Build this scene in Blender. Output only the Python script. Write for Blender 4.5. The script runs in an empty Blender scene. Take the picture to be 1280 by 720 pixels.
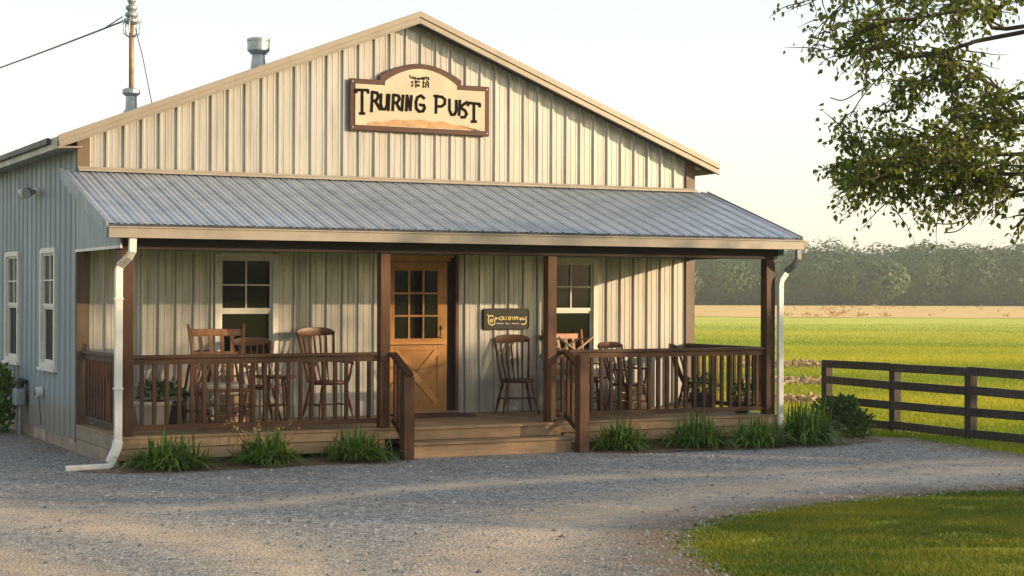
import bpy, math, random
import numpy as np
from mathutils import Vector, Matrix
R = math.radians
random.seed(7); rng = np.random.default_rng(7)
scn = bpy.context.scene
col = scn.collection

# ------------------------------------------------------------------ camera
CX, CY, CZ, YAW, PITCH, ROLL, F = -4.7742, -21.2082, 1.9691, .4683, .004, .0031, 2152.91
cd = bpy.data.cameras.new('camera'); cam = bpy.data.objects.new('camera', cd); col.objects.link(cam)
cd.sensor_width = 36; cd.lens = F / 1280 * 36; cd.clip_end = 6000; cd.clip_start = .1
cam.location = (CX, CY, CZ)
fw = Vector((math.sin(YAW) * math.cos(PITCH), math.cos(YAW) * math.cos(PITCH), math.sin(PITCH)))
q = fw.to_track_quat('-Z', 'Y')
cam.rotation_euler = (q.to_matrix() @ Matrix.Rotation(ROLL, 3, 'Z')).to_euler()
scn.camera = cam

def ray(px, py):
    X, Y_ = px - 640, py - 360; c, s = math.cos(ROLL), math.sin(ROLL)
    x = c * X + s * Y_; y = -s * X + c * Y_
    r, u, w = x / F, -y / F, 1.
    c, s = math.cos(PITCH), math.sin(PITCH); w, u = w * c - u * s, w * s + u * c
    c, s = math.cos(YAW), math.sin(YAW)
    return Vector((r * c + w * s, -r * s + w * c, u))
C0 = Vector((CX, CY, CZ))
def G(px, py, z=0.):
    d = ray(px, py); return C0 + d * ((z - CZ) / d.z)
def PY(px, py, y=0.):
    d = ray(px, py); return C0 + d * ((y - CY) / d.y)
def PD(px, py, dist):
    return C0 + ray(px, py) * dist

# ------------------------------------------------------------------ materials
def nodemat(name):
    m = bpy.data.materials.new(name); m.use_nodes = True
    nt = m.node_tree; b = nt.nodes['Principled BSDF']; return m, nt, b
def N(nt, t, **k):
    n = nt.nodes.new(t)
    for a, v in k.items():
        if a in n.inputs: n.inputs[a].default_value = v
        else: setattr(n, a, v)
    return n
def ramp(nt, fac, stops):
    r = nt.nodes.new('ShaderNodeValToRGB'); e = r.color_ramp.elements
    while len(e) < len(stops): e.new(.5)
    for x, (p, c) in zip(e, stops): x.position = p; x.color = (*c, 1) if len(c) == 3 else c
    nt.links.new(fac, r.inputs[0]); return r.outputs[0]
def mixc(nt, a, b, fac, mode='MIX'):
    m = nt.nodes.new('ShaderNodeMix'); m.data_type = 'RGBA'; m.blend_type = mode
    for s, v in ((0, fac), (6, a), (7, b)):
        if hasattr(v, 'node'): nt.links.new(v, m.inputs[s])
        else: m.inputs[s].default_value = v if s == 0 else (*v, 1) if len(v) == 3 else v
    return m.outputs[2]
def coords(nt, scale=(1, 1, 1), kind='Object'):
    tc = nt.nodes.new('ShaderNodeTexCoord'); mp = nt.nodes.new('ShaderNodeMapping')
    mp.inputs['Scale'].default_value = scale
    nt.links.new(tc.outputs[kind], mp.inputs[0]); return mp.outputs[0]
def noise(nt, vec, scale, detail=4, rough=.55):
    n = N(nt, 'ShaderNodeTexNoise', Scale=scale, Detail=detail, Roughness=rough); nt.links.new(vec, n.inputs['Vector']); return n.outputs[0]
def bump(nt, b, h, strength=.3, dist=.01):
    n = N(nt, 'ShaderNodeBump', Strength=strength, Distance=dist)
    nt.links.new(h, n.inputs['Height']); nt.links.new(n.outputs[0], b.inputs['Normal'])
def sc(c, k): return tuple(x * k for x in c)

def wood(name, c, rough=.7, axis=2, var=.45, spec=.3):
    m, nt, b = nodemat(name)
    s = [26, 26, 26]; s[axis] = 1.6
    v = coords(nt, tuple(s))
    g = noise(nt, v, 1.5, 6, .65)
    k = noise(nt, coords(nt, (2, 2, 2)), 1.3, 3)
    c1 = ramp(nt, g, [(.25, sc(c, 1 - var)), (.5, c), (.78, sc(c, 1 + var * .9))])
    oi = nt.nodes.new('ShaderNodeObjectInfo')
    c2 = mixc(nt, c1, ramp(nt, k, [(.3, (.62, .6, .58)), (.7, (1.1, 1.1, 1.1))]), .8, 'MULTIPLY')
    c3 = mixc(nt, c2, ramp(nt, oi.outputs['Random'], [(0, (.78, .78, .78)), (1, (1.15, 1.1, 1.05))]), 1., 'MULTIPLY')
    nt.links.new(c3, b.inputs['Base Color']); b.inputs['Roughness'].default_value = rough
    b.inputs['Specular IOR Level'].default_value = spec
    bump(nt, b, g, .35, .004); return m
def metal(name, c, rough=.45, met=0., dirt=.25, streak=True, wear=(.25, .2, .15)):
    m, nt, b = nodemat(name)
    a = noise(nt, coords(nt, (9, 9, .55) if streak else (3, 3, 3)), 1.2, 5, .6)
    k = noise(nt, coords(nt, (1, 1, 1)), .8, 3)
    c1 = ramp(nt, a, [(.3, sc(c, 1 - dirt)), (.55, c), (.8, sc(c, 1.06))])
    c2 = mixc(nt, c1, ramp(nt, k, [(.3, (.86, .85, .83)), (.7, (1.04, 1.04, 1.04))]), .8, 'MULTIPLY')
    nt.links.new(c2, b.inputs['Base Color'])
    nt.links.new(ramp(nt, a, [(.3, (rough + .15,) * 3), (.7, (rough - .05,) * 3)]), b.inputs['Roughness'])
    b.inputs['Metallic'].default_value = met
    bump(nt, b, noise(nt, coords(nt, (3, 3, 1)), 1.5, 2), .12, .01); return m
def splash(mname):
    m = M[mname]; nt = m.node_tree; b = nt.nodes['Principled BSDF']; src = b.inputs['Base Color'].links[0].from_socket
    tc = nt.nodes.new('ShaderNodeTexCoord'); sx = nt.nodes.new('ShaderNodeSeparateXYZ'); nt.links.new(tc.outputs['Object'], sx.inputs[0])
    n = noise(nt, coords(nt, (6, 6, 2)), 1.5, 5, .7)
    a = nt.nodes.new('ShaderNodeMath'); a.operation = 'MULTIPLY_ADD'; nt.links.new(n, a.inputs[0]); a.inputs[1].default_value = -.9; nt.links.new(sx.outputs[2], a.inputs[2])
    f = ramp(nt, a.outputs[0], [(0., (.75, .75, .75)), (.25, (.0, .0, .0))])
    nt.links.new(mixc(nt, src, (.20, .16, .11), f), b.inputs['Base Color'])
def plain(name, c, rough=.6, met=0, var=.2, scale=6.):
    m, nt, b = nodemat(name)
    a = noise(nt, coords(nt), scale, 5, .6)
    nt.links.new(ramp(nt, a, [(.3, sc(c, 1 - var)), (.7, sc(c, 1 + var))]), b.inputs['Base Color'])
    b.inputs['Roughness'].default_value = rough; b.inputs['Metallic'].default_value = met
    bump(nt, b, a, .15, .004); return m
def leafmat(name, c, c2, trans=.4, rough=.5, attr=True):
    m, nt, b = nodemat(name)
    if attr:
        a = nt.nodes.new('ShaderNodeAttribute'); a.attribute_name = 'rnd'; f = a.outputs['Fac']
    else: f = noise(nt, coords(nt), 3, 3)
    k = ramp(nt, f, [(0, c), (1, c2)])
    nt.links.new(k, b.inputs['Base Color']); b.inputs['Roughness'].default_value = rough
    b.inputs['Specular IOR Level'].default_value = .3
    t = nt.nodes.new('ShaderNodeBsdfTranslucent')
    nt.links.new(mixc(nt, k, (1.25, 1.1, .5), 1., 'MULTIPLY'), t.inputs[0])
    mx = nt.nodes.new('ShaderNodeMixShader'); mx.inputs[0].default_value = trans
    nt.links.new(b.outputs[0], mx.inputs[1]); nt.links.new(t.outputs[0], mx.inputs[2])
    nt.links.new(mx.outputs[0], nt.nodes['Material Output'].inputs[0]); return m

M = {}
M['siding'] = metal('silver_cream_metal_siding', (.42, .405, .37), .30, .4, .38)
M['siding_shade_tint'] = metal('shade_tinted_metal_siding', (.225, .275, .30), .45, .0, .12)  # same metal siding, with blue-grey sky shade put into its base colour
splash('siding_shade_tint')
M['trim_brown'] = metal('brown_trim', (.13, .085, .05), .5, 0, .3)
M['rake'] = metal('beige_trim', (.28, .245, .195), .36, .3, .2, False)
M['fascia'] = metal('beige_fascia', (.28, .245, .195), .45, .0, .2, False)
M['roof'] = metal('galvanised_roof', (.37, .42, .475), .36, .35, .25, False)
M['roofdark'] = metal('dark_roof_edge', (.05, .05, .055), .5, .2, .3, False)
M['white'] = metal('white_painted_metal', (.68, .66, .60), .4, 0, .14)
M['winwhite'] = plain('window_white', (.62, .60, .52), .45, 0, .1)
M['winwood'] = wood('window_wood', (.34, .20, .10), .5, 2, .3)
M['brown'] = wood('brown_stained_wood', (.075, .030, .013), .55, 2, .45)
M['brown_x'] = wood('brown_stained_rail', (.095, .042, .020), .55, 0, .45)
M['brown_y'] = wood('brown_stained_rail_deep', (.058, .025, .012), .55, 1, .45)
M['post'] = wood('newel_wood', (.105, .048, .022), .6, 2, .4)
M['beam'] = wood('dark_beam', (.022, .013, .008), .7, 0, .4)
M['deck'] = wood('deck_boards', (.37, .245, .14), .62, 0, .3)
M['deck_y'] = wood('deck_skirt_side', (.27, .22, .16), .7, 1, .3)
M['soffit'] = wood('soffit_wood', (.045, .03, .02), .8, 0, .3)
M['door'] = wood('honey_oak_door', (.54, .26, .075), .42, 2, .28)
M['door_x'] = wood('honey_oak_rail', (.54, .265, .08), .42, 0, .28)
M['dark'] = plain('dark_void', (.012, .010, .009), .8)
M['blind'] = wood('window_panel', (.42, .15, .04), .6, 0, .3)
M['chair'] = wood('chair_walnut', (.125, .052, .024), .42, 2, .4)
M['chair_dark'] = wood('chair_dark_oak', (.095, .045, .026), .42, 2, .4)
M['chair_light'] = wood('chair_oak', (.33, .16, .075), .45, 2, .4)
M['pale_wood'] = wood('pale_wood', (.46, .32, .19), .6, 2, .3)
M['fence'] = wood('weathered_fence', (.062, .052, .048), .8, 2, .5)
M['fence_x'] = wood('weathered_fence_rail', (.072, .053, .046), .8, 0, .5)
M['brass'] = plain('aged_brass', (.32, .2, .08), .35, .9)
M['galv'] = plain('galvanised_pipe', (.33, .35, .35), .4, .75, .35)
M['rust'] = plain('rusty_pipe', (.30, .18, .10), .6, .4, .35)
M['black'] = plain('black_plastic', (.02, .02, .02), .4)
M['greyplastic'] = plain('grey_meter', (.25, .27, .28), .4, .2)
M['concrete'] = plain('foundation_block', (.27, .21, .155), .9, 0, .5, 2.5)
M['stone'] = plain('bench_stone', (.42, .42, .38), .85, 0, .2)
M['cloth'] = plain('pale_cushion', (.50, .42, .34), .9, 0, .15)
M['mat'] = plain('door_mat', (.075, .03, .02), .95, 0, .4, 30)
M['clay'] = plain('pale_clay', (.46, .38, .30), .8, 0, .2)
M['signframe'] = wood('sign_frame', (.085, .032, .018), .5, 0, .4)
M['signface'] = plain('sign_cream', (.45, .385, .27), .6, 0, .12, 3)
M['signhill'] = plain('sign_brown_hill', (.42, .24, .11), .7, 0, .25, 12)
M['ink'] = plain('black_lettering', (.010, .008, .006), .9); M['ink'].node_tree.nodes['Principled BSDF'].inputs['Specular IOR Level'].default_value = .05
M['signgreen'] = wood('sign_dark_green', (.010, .012, .007), .5, 0, .5)
M['gold'] = plain('gold_lettering', (.62, .50, .20), .5, 0, .2)
M['silver'] = plain('pale_lettering', (.42, .42, .36), .5, 0, .2)
M['soil'] = plain('garden_soil', (.12, .075, .045), .95, 0, .5, 9)
M['pot'] = plain('dark_pot', (.04, .035, .035), .5)
M['bark'] = wood('maple_bark', (.085, .065, .048), .9, 2, .5)
M['leaf'] = leafmat('maple_leaf', (.055, .090, .014), (.19, .235, .04), .55)
M['lily'] = leafmat('daylily_leaf', (.03, .095, .012), (.17, .29, .05), .4, .4)
M['shrub'] = leafmat('shrub_leaf', (.022, .06, .012), (.075, .14, .03), .25)
M['grass'] = leafmat('lawn_grass', (.055, .115, .010), (.27, .27, .022), .45)
M['fieldgrass'] = leafmat('pasture_grass', (.19, .27, .014), (.46, .45, .035), .45)
M['straw'] = leafmat('straw', (.30, .20, .09), (.55, .40, .2), .3)
M['far'] = leafmat('woodland_leaf', (.022, .066, .010), (.070, .125, .018), .2)
M['flower'] = leafmat('petals', (.6, .35, .1), (.75, .6, .3), .3)
M['flowerw'] = leafmat('white_petals', (.6, .52, .4), (.8, .75, .65), .3)
# glass
m, nt, b = nodemat('window_glass'); b.inputs['Base Color'].default_value = (.006, .006, .005, 1); b.inputs['Roughness'].default_value = .05; b.inputs['Specular IOR Level'].default_value = .3
bump(nt, b, noise(nt, coords(nt), 1.6, 2), .06, .02); M['glass'] = m

# ------------------------------------------------------------------ mesh helpers
class MB:
    def __init__(s): s.v = []; s.f = []; s.r = []
    def add(s, vs, fs, rnd=0.):
        o = len(s.v); s.v += [tuple(v) for v in vs]; s.f += [tuple(i + o for i in f) for f in fs]; s.r += [rnd] * len(vs); return s
    def box(s, x0, x1, y0, y1, z0, z1):
        v = [(x, y, z) for z in (z0, z1) for y in (y0, y1) for x in (x0, x1)]
        return s.add(v, [(0, 2, 3, 1), (4, 5, 7, 6), (0, 1, 5, 4), (2, 6, 7, 3), (0, 4, 6, 2), (1, 3, 7, 5)])
    def obox(s, c, X, Y_, Z, rnd=0.):   # centre + half axis vectors
        c, X, Y_, Z = map(Vector, (c, X, Y_, Z))
        v = [c + X * i + Y_ * j + Z * k for k in (-1, 1) for j in (-1, 1) for i in (-1, 1)]
        return s.add(v, [(0, 2, 3, 1), (4, 5, 7, 6), (0, 1, 5, 4), (2, 6, 7, 3), (0, 4, 6, 2), (1, 3, 7, 5)], rnd)
    def bar(s, a, b, w, h, up=(0, 0, 1)):
        a, b = Vector(a), Vector(b); d = (b - a); l = d.length; d.normalize()
        u = Vector(up); sd = d.cross(u)
        if sd.length < 1e-3: sd = d.cross(Vector((0, 1, 0)))
        sd.normalize(); u2 = sd.cross(d)
        return s.obox((a + b) / 2, d * l / 2, sd * w / 2, u2 * h / 2)
    def tube(s, pts, rad, n=10, cap=True):
        pts = [Vector(p) for p in pts]; k = len(pts)
        rad = rad if isinstance(rad, (list, tuple)) else [rad] * k
        base = len(s.v); ref = None
        for i, p in enumerate(pts):
            d = (pts[min(i + 1, k - 1)] - pts[max(i - 1, 0)]).normalized()
            if ref is None:
                ref = d.cross(Vector((0, 0, 1)))
                if ref.length < 1e-2: ref = d.cross(Vector((1, 0, 0)))
            ref = (ref - d * ref.dot(d)).normalized(); o = d.cross(ref)
            for j in range(n):
                t = 2 * math.pi * j / n
                s.v.append(tuple(p + (ref * math.cos(t) + o * math.sin(t)) * rad[i])); s.r.append(0.)
        for i in range(k - 1):
            for j in range(n):
                a = base + i * n + j; b_ = base + i * n + (j + 1) % n
                s.f.append((a, b_, b_ + n, a + n))
        if cap:
            s.f.append(tuple(base + j for j in reversed(range(n)))); s.f.append(tuple(base + (k - 1) * n + j for j in range(n)))
        return s
    def lathe(s, c, prof, n=16):
        c = Vector(c); return s.tube([c + Vector((0, 0, z)) for r, z in prof], [r for r, z in prof], n)
    def prism(s, poly, y0, y1):      # polygon in x,z extruded over y
        n = len(poly); v = [(x, y0, z) for x, z in poly] + [(x, y1, z) for x, z in poly]
        f = [tuple(range(n)), tuple(reversed(range(n, 2 * n)))] + [(i, i + n, (i + 1) % n + n, (i + 1) % n) for i in range(n)]
        return s.add(v, f)
    def prismx(s, poly, x0, x1):     # polygon in y,z extruded over x
        n = len(poly); v = [(x0, y, z) for y, z in poly] + [(x1, y, z) for y, z in poly]
        f = [tuple(range(n)), tuple(reversed(range(n, 2 * n)))] + [(i, i + n, (i + 1) % n + n, (i + 1) % n) for i in range(n)]
        return s.add(v, f)
    def build(s, name, mat, parent=None, bevel=0, smooth=False, loc=None):
        me = bpy.data.meshes.new(name); me.from_pydata(s.v, [], s.f); me.update()
        import bmesh
        if len(s.f) < 20000:
            bm = bmesh.new(); bm.from_mesh(me); bmesh.ops.recalc_face_normals(bm, faces=bm.faces); bm.to_mesh(me); bm.free()
        if any(s.r):
            a = me.attributes.new('rnd', 'FLOAT', 'POINT'); a.data.foreach_set('value', s.r)
        me.materials.append(mat if not isinstance(mat, str) else M[mat])
        if smooth: me.polygons.foreach_set('use_smooth', [True] * len(me.polygons))
        o = bpy.data.objects.new(name, me); col.objects.link(o)
        if parent: o.parent = parent
        if loc: o.location = loc
        if bevel:
            bv = o.modifiers.new('bevel', 'BEVEL'); bv.width = bevel; bv.segments = 2; bv.limit_method = 'ANGLE'; bv.angle_limit = R(40)
        return o
def tag(o, label=None, cat=None, group=None, kind=None):
    if label: o['label'] = label
    if cat: o['category'] = cat
    if group: o['group'] = group
    if kind: o['kind'] = kind
    return o
def empty(name, loc=(0, 0, 0), rz=0):
    o = bpy.data.objects.new(name, None); o.empty_display_size = .2; col.objects.link(o)
    o.location = loc; o.rotation_euler = (0, 0, rz); return o
def copy_tree(o, parent=None):
    c = o.copy(); col.objects.link(c); c.parent = parent
    for ch in list(o.children): copy_tree(ch, c)
    return c
def bigmesh(name, V, Fc, mat, rnd=None, parent=None):
    V = np.asarray(V, np.float32); Fc = np.asarray(Fc, np.int32)
    me = bpy.data.meshes.new(name); k = Fc.shape[1]
    me.vertices.add(len(V)); me.vertices.foreach_set('co', V.ravel())
    me.loops.add(Fc.size); me.loops.foreach_set('vertex_index', Fc.ravel())
    me.polygons.add(len(Fc)); me.polygons.foreach_set('loop_start', np.arange(0, Fc.size, k, dtype=np.int32))
    me.update(calc_edges=True)
    if rnd is not None:
        a = me.attributes.new('rnd', 'FLOAT', 'POINT'); a.data.foreach_set('value', np.asarray(rnd, np.float32))
    me.materials.append(M[mat] if isinstance(mat, str) else mat)
    o = bpy.data.objects.new(name, me); col.objects.link(o)
    if parent: o.parent = parent
    return o

# ------------------------------------------------------------------ dimensions of the barn
W, P, DZ, ZS = 8.9, 2.08, .37, .17
ZJ, ZL, YL = 3.47, 2.74, -2.36        # porch roof: wall junction height, lip height, lip y
SL = (5.70 - 3.86) / (W / 2 + .27)
def ztop(x): return 5.70 - SL * abs(x - W / 2)
BACK = 13.
barn = tag(empty('metal_barn'), 'long cream metal-sided barn shop with a gabled front and covered wooden porch', 'building')

# ribbed siding -------------------------------------------------------
PITCHR = W / 40
def ribbed(u0, u1, pitch, holes, zb, ztopf, out, name, mat, rib=.027, minor=False):
    """out(u, d, z) -> xyz, d = how far proud"""
    us = []
    k = 0; u = u0
    prof = [(0, 0), (.030, 0), (.034, .005), (.040, .005), (.044, 0), (.080, 0), (.092, rib), (.118, rib), (.130, 0), (.170, 0), (.174, .005), (.180, .005), (.184, 0)]
    if minor: prof = [(0, 0), (.070, 0), (.078, rib * .8), (.090, rib * .8), (.098, 0), (.15, 0), (.155, rib * .3), (.165, rib * .3), (.17, 0)]
    while u < u1 - 1e-6:
        for a, d in prof:
            if u + a <= u1: us.append((u + a, d))
        u += pitch
    us.append((u1, 0))
    def dep(x):
        for (a, da), (b_, db) in zip(us, us[1:]):
            if a <= x <= b_ and b_ > a: return da + (db - da) * (x - a) / (b_ - a)
        return 0
    extra = sorted({e for h in holes for e in h[:2]} | ({W / 2} if u0 < W / 2 < u1 else set()))
    us = sorted(us + [(e, dep(e)) for e in extra], key=lambda t: t[0])
    mb = MB()
    for (a, da), (b_, db) in zip(us, us[1:]):
        if b_ - a < 1e-7: continue
        cuts = [zb]; mid = (a + b_) / 2
        for h in sorted([h for h in holes if h[0] <= mid <= h[1]], key=lambda h: h[2]): cuts += [h[2], h[3]]
        cuts.append(None)
        for z0, z1 in zip(cuts[::2], cuts[1::2]):
            za, zb_ = (ztopf(a), ztopf(b_)) if z1 is None else (z1, z1)
            mb.add([out(a, da, z0), out(b_, db, z0), out(b_, db, zb_), out(a, da, za)], [(0, 1, 2, 3)])
    return mb
WINZ0, WINZ1 = .98, 2.48
wins_front = [(1.74, 2.54), (6.48, 7.28)]
DX0, DX1 = 4.08, 4.97
holes = [(a, b_, WINZ0, WINZ1) for a, b_ in wins_front] + [(DX0 - .05, 5.08, 0, 2.47)]
ribbed(0.02, W - .02, PITCHR, holes, DZ - .02, lambda x: ztop(x) - .06, lambda u, d, z: (u, -d, z), 'front_wall', 'siding').build('front_wall', 'siding', barn)
wins_side = [(1.18, 2.07), (3.59, 4.54), (6.9, 7.8), (9.6, 10.5)]
SZ0, SZ1 = 1.0, 2.55
ribbed(0, BACK, .30, [(a, b_, SZ0, SZ1) for a, b_ in wins_side], ZS, lambda x: 3.90, lambda u, d, z: (-d, u, z), 'side_wall', 'siding_shade_tint', .014, True).build('side_wall', 'siding_shade_tint', barn)
b1 = MB()
b1.add([(W, 0, ZS), (W, BACK, ZS), (W, BACK, 3.9), (W, 0, 3.9)], [(0, 1, 2, 3)])
b1.add([(0, BACK, ZS), (W, BACK, ZS), (W, BACK, 3.9), (W / 2, BACK, 5.65), (0, BACK, 3.9)], [(0, 1, 2, 3, 4)])
b1.build('rear_wall', 'siding', barn)
MB().box(.03, W - .03, .35, BACK - .1, .0, 3.6).build('interior', 'dark', barn)
# foundation blocks
f_ = MB(); y = .0
while y < BACK: f_.box(.0 + random.uniform(-.006, .006), .25, y, min(y + .58, BACK), 0, ZS - .003); y += .60
f_.box(0, W, .02, .3, 0, ZS - .004); f_.box(W - .25, W, .32, BACK, 0, ZS - .005)
f_.build('foundation', 'concrete', barn, .006)
# corner trims
MB().box(-.022, .135, -.030, .0, DZ + .0, ztop(0) - .04).build('corner_trim', 'trim_brown', barn, .003)
MB().box(W - .13, W + .022, -.030, .12, DZ, ztop(W) - .04).build('corner_trim', 'trim_brown', barn, .003)
MB().box(-.035, -.002, .002, .10, ZS - .02, 3.84).build('corner_trim', 'siding_shade_tint', barn, .003)

# main roof -----------------------------------------------------------
YF = -.23
rf = MB()
def roofplane(sgn):
    xr, xe = W / 2, (-.27 if sgn < 0 else W + .27); t = .03
    y = YF + .01; ys = []
    while y < BACK + .3:
        ys += [(y, 0), (y + .09, 0), (y + .10, .018), (y + .12, .018), (y + .13, 0)]; y += .2286
    ys.append((BACK + .3, 0))
    for (a, da), (b_, db) in zip(ys, ys[1:]):
        rf.add([(xr, a, 5.70 + da), (xr, b_, 5.70 + db), (xe, b_, 3.86 + db), (xe, a, 3.86 + da)], [(0, 1, 2, 3)])
    rf.add([(xr, YF + .01, 5.66), (xr, BACK + .3, 5.66), (xe, BACK + .3, 3.82), (xe, YF + .01, 3.82)], [(0, 1, 2, 3)])
roofplane(-1); roofplane(1)
roof = rf.build('roof', 'roof', barn)
MB().prism([(W / 2 - .22, 5.70 - SL * .22 + .022), (W / 2, 5.735), (W / 2 + .22, 5.70 - SL * .22 + .022), (W / 2 + .22, 5.70 - SL * .22 + .012), (W / 2, 5.722), (W / 2 - .22, 5.70 - SL * .22 + .012)], YF - .02, BACK + .3).build('ridge_cap', 'roofdark', roof)
# rake boards, two fasciae and an upper lip
def rake(sgn):
    xe = -.30 if sgn < 0 else W + .30; s = .39 if sgn < 0 else -.39
    zz = lambda x: 5.712 - SL * abs(x - W / 2)
    a = MB().prism([(xe, zz(xe) - .012), (W / 2, 5.70), (W / 2, 5.59), (xe + .02 * (1 if sgn < 0 else -1), zz(xe) - .122)], YF - .018, YF + .012)
    a.prism([(xe, zz(xe) - .118), (W / 2, 5.594), (W / 2, 5.572), (xe, zz(xe) - .140)], YF - .03, YF + .02)
    o = a.build('rake_trim', 'rake', barn, .004)
    MB().prism([(xe, zz(xe) + .018), (W / 2, 5.735), (W / 2, 5.655), (xe, zz(xe) - .058)], YF - .036, YF - .0185).build('drip_edge', 'rake', o, .004)
    # soffit between rake and wall
    MB().prism([(xe + (.03 if sgn < 0 else -.03), zz(xe) - .095), (W / 2, 5.60), (W / 2, 5.590), (xe + (.03 if sgn < 0 else -.03), zz(xe) - .105)], YF + .022, -.03).build('soffit', 'soffit', o)
rake(-1); rake(1)
# side eaves
e = MB().prism([(-.30, 3.862), (-.27, 3.862), (-.27, 3.72), (-.30, 3.72)], YF + .03, BACK + .3); e.prism([(-.268, 3.75), (0.0, 3.76), (0.0, 3.74), (-.268, 3.725)], YF + .03, BACK + .3)
ev = e.build('eave_trim', 'rake', barn, .003)
MB().prism([(-.345, 3.875), (-.302, 3.875), (-.302, 3.80), (-.345, 3.80)], .2, BACK + .3).build('gutter', 'roofdark', ev, .004)
MB().prism([(W + .268, 3.865), (W + .30, 3.862), (W + .30, 3.74), (W + .268, 3.74)], YF + .03, BACK + .3).build('eave_trim', 'rake', barn, .003)
# vent pipe on the left slope
vp = PY(323, 80, .9); vx = vp.x; vz = ztop(vx)
vent = MB().lathe((vx, .9, vz - .12), [(.115, 0), (.105, .15), (.085, .30), (.085, .36)], 18).build('vent_pipe', 'galv', roof, 0, True)
MB().lathe((vx, .9, vz + .20), [(.10, 0), (.135, .04), (.15, .05), (.15, .17), (.155, .18), (.155, .21), (.12, .22)], 18).build('vent_cap', 'galv', vent, .003)
# service mast
mp_ = PY(164, 130, .8); mx_, mz = mp_.x, ztop(mp_.x)
mast = MB().tube([(mx_, .8, mz), (mx_, .8, mz + 1.30)], .033, 12).build('service_mast', 'rust', barn, 0, True)
MB().lathe((mx_, .8, mz - .05), [(.11, 0), (.105, .06), (.075, .10), (.07, .26), (.115, .30), (.115, .35), (.06, .37)], 16).build('flashing', 'galv', mast, .002)
cg = MB()
for k in range(6):
    t = k * math.pi / 3; c_, s_ = math.cos(t) * .10, math.sin(t) * .10
    cg.tube([(mx_ + c_ * .4, .8 + s_ * .4, mz + .98), (mx_ + c_, .8 + s_, mz + 1.02), (mx_ + c_ * 1.05, .8 + s_ * 1.05, mz + 1.14), (mx_ + c_ * .8, .8 + s_ * .8, mz + 1.22)], .009, 6)
cg.build('insulator_cage', 'galv', mast)
MB().lathe((mx_, .8, mz + 1.14), [(.055, 0), (.10, .03), (.10, .06), (.05, .08), (.085, .11), (.085, .14), (.045, .17), (.075, .20), (.075, .23), (.03, .26), (.055, .30), (.05, .36), (.01, .37)], 14).build('insulator', 'greyplastic', mast)
MB().bar((mx_ - .13, .8, mz + 1.18), (mx_ + .13, .8, mz + 1.18), .02, .03).build('crossarm', 'galv', mast)
MB().tube([(mx_ + .05, .8, mz + 1.10), (mx_ + .15, .8, mz + .72), (mx_ + .27, .8, mz + .13)], .006, 6).build('guy_wire', 'black', mast)
# power cable to a distant pole
a = Vector((mx_ - .12, .8, mz + 1.17)); bb = PD(-330, 171, 60)
pts = [a.lerp(bb, t) - Vector((0, 0, .9 * 4 * t * (1 - t) * .35)) for t in np.linspace(0, 1, 25)]
c1 = MB().tube(pts, .012, 6)
c1.tube([a + Vector((0, 0, .06)), a.lerp(bb, .018) + Vector((0, 0, -.02))], .008, 6)
tag(c1.build('power_cable', 'black'), 'thin black power cable sagging from the roof mast off to the left', 'cable')

# windows -------------------------------------------------------------
def window(a, b_, z0, z1, out, mat, sub=(2, 2), axis=0):
    """out(u, d, z): d>0 is outward"""
    def bx(mb, u0, u1, d0, d1, zz0, zz1):
        p = out(u0, d0, zz0); q_ = out(u1, d1, zz1)
        return mb.box(min(p[0], q_[0]), max(p[0], q_[0]), min(p[1], q_[1]), max(p[1], q_[1]), zz0, zz1)
    fw_ = .055; f = MB()
    bx(f, a - .02, a + fw_, -.06, .042, z0, z1); bx(f, b_ - fw_, b_ + .02, -.06, .042, z0, z1)
    bx(f, a + fw_, b_ - fw_, -.06, .042, z1 - fw_, z1 + .015); bx(f, a + fw_, b_ - fw_, -.06, .050, z0, z0 + fw_)
    w = f.build('window', mat, barn, .004)
    zm = z0 + (z1 - z0) * .51
    s = MB()
    ia, ib, iz0, iz1 = a + fw_, b_ - fw_, z0 + fw_, z1 - fw_
    for (p0, p1, dd) in ((iz0, zm, -.015), (zm, iz1, .0)):
        k = .03
        bx(s, ia, ia + k, dd - .03, dd + .012, p0, p1); bx(s, ib - k, ib, dd - .03, dd + .012, p0, p1)
        bx(s, ia + k, ib - k, dd - .03, dd + .012, p0, p0 + k + .015); bx(s, ia + k, ib - k, dd - .03, dd + .012, p1 - k, p1)
    s.build('sash', mat, w, .003)
    g = MB(); um = (ia + ib) / 2; zc = (zm + iz1) / 2
    bx(g, um - .009, um + .009, -.025, .006, zm + .045, iz1 - .03)
    bx(g, ia + .03, um - .009, -.025, .006, zc - .009, zc + .009); bx(g, um + .009, ib - .03, -.025, .006, zc - .009, zc + .009)
    g.build('muntin', mat, w)
    p = MB(); p.add([out(ia, -.018, zm), out(ib, -.018, zm), out(ib, -.018, iz1), out(ia, -.018, iz1)], [(0, 1, 2, 3)]); p.build('pane', 'glass', w)
    p = MB(); p.add([out(ia, -.033, iz0), out(ib, -.033, iz0), out(ib, -.033, zm), out(ia, -.033, zm)], [(0, 1, 2, 3)]); p.build('pane', 'glass', w)
    sl = MB(); bx(sl, a - .05, b_ + .05, -.02, .065, z0 - .045, z0 - .002); sl.build('sill', mat, w, .003)
    return w
fo = lambda u, d, z: (u, -d, z)
window(*wins_front[0], WINZ0, WINZ1, fo, M['winwhite'])
window(*wins_front[1], WINZ0, WINZ1, fo, M['winwhite'])
for a_, b_ in wins_side: window(a_, b_, SZ0, SZ1, lambda u, d, z: (-d, u, z), M['winwhite'])

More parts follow.
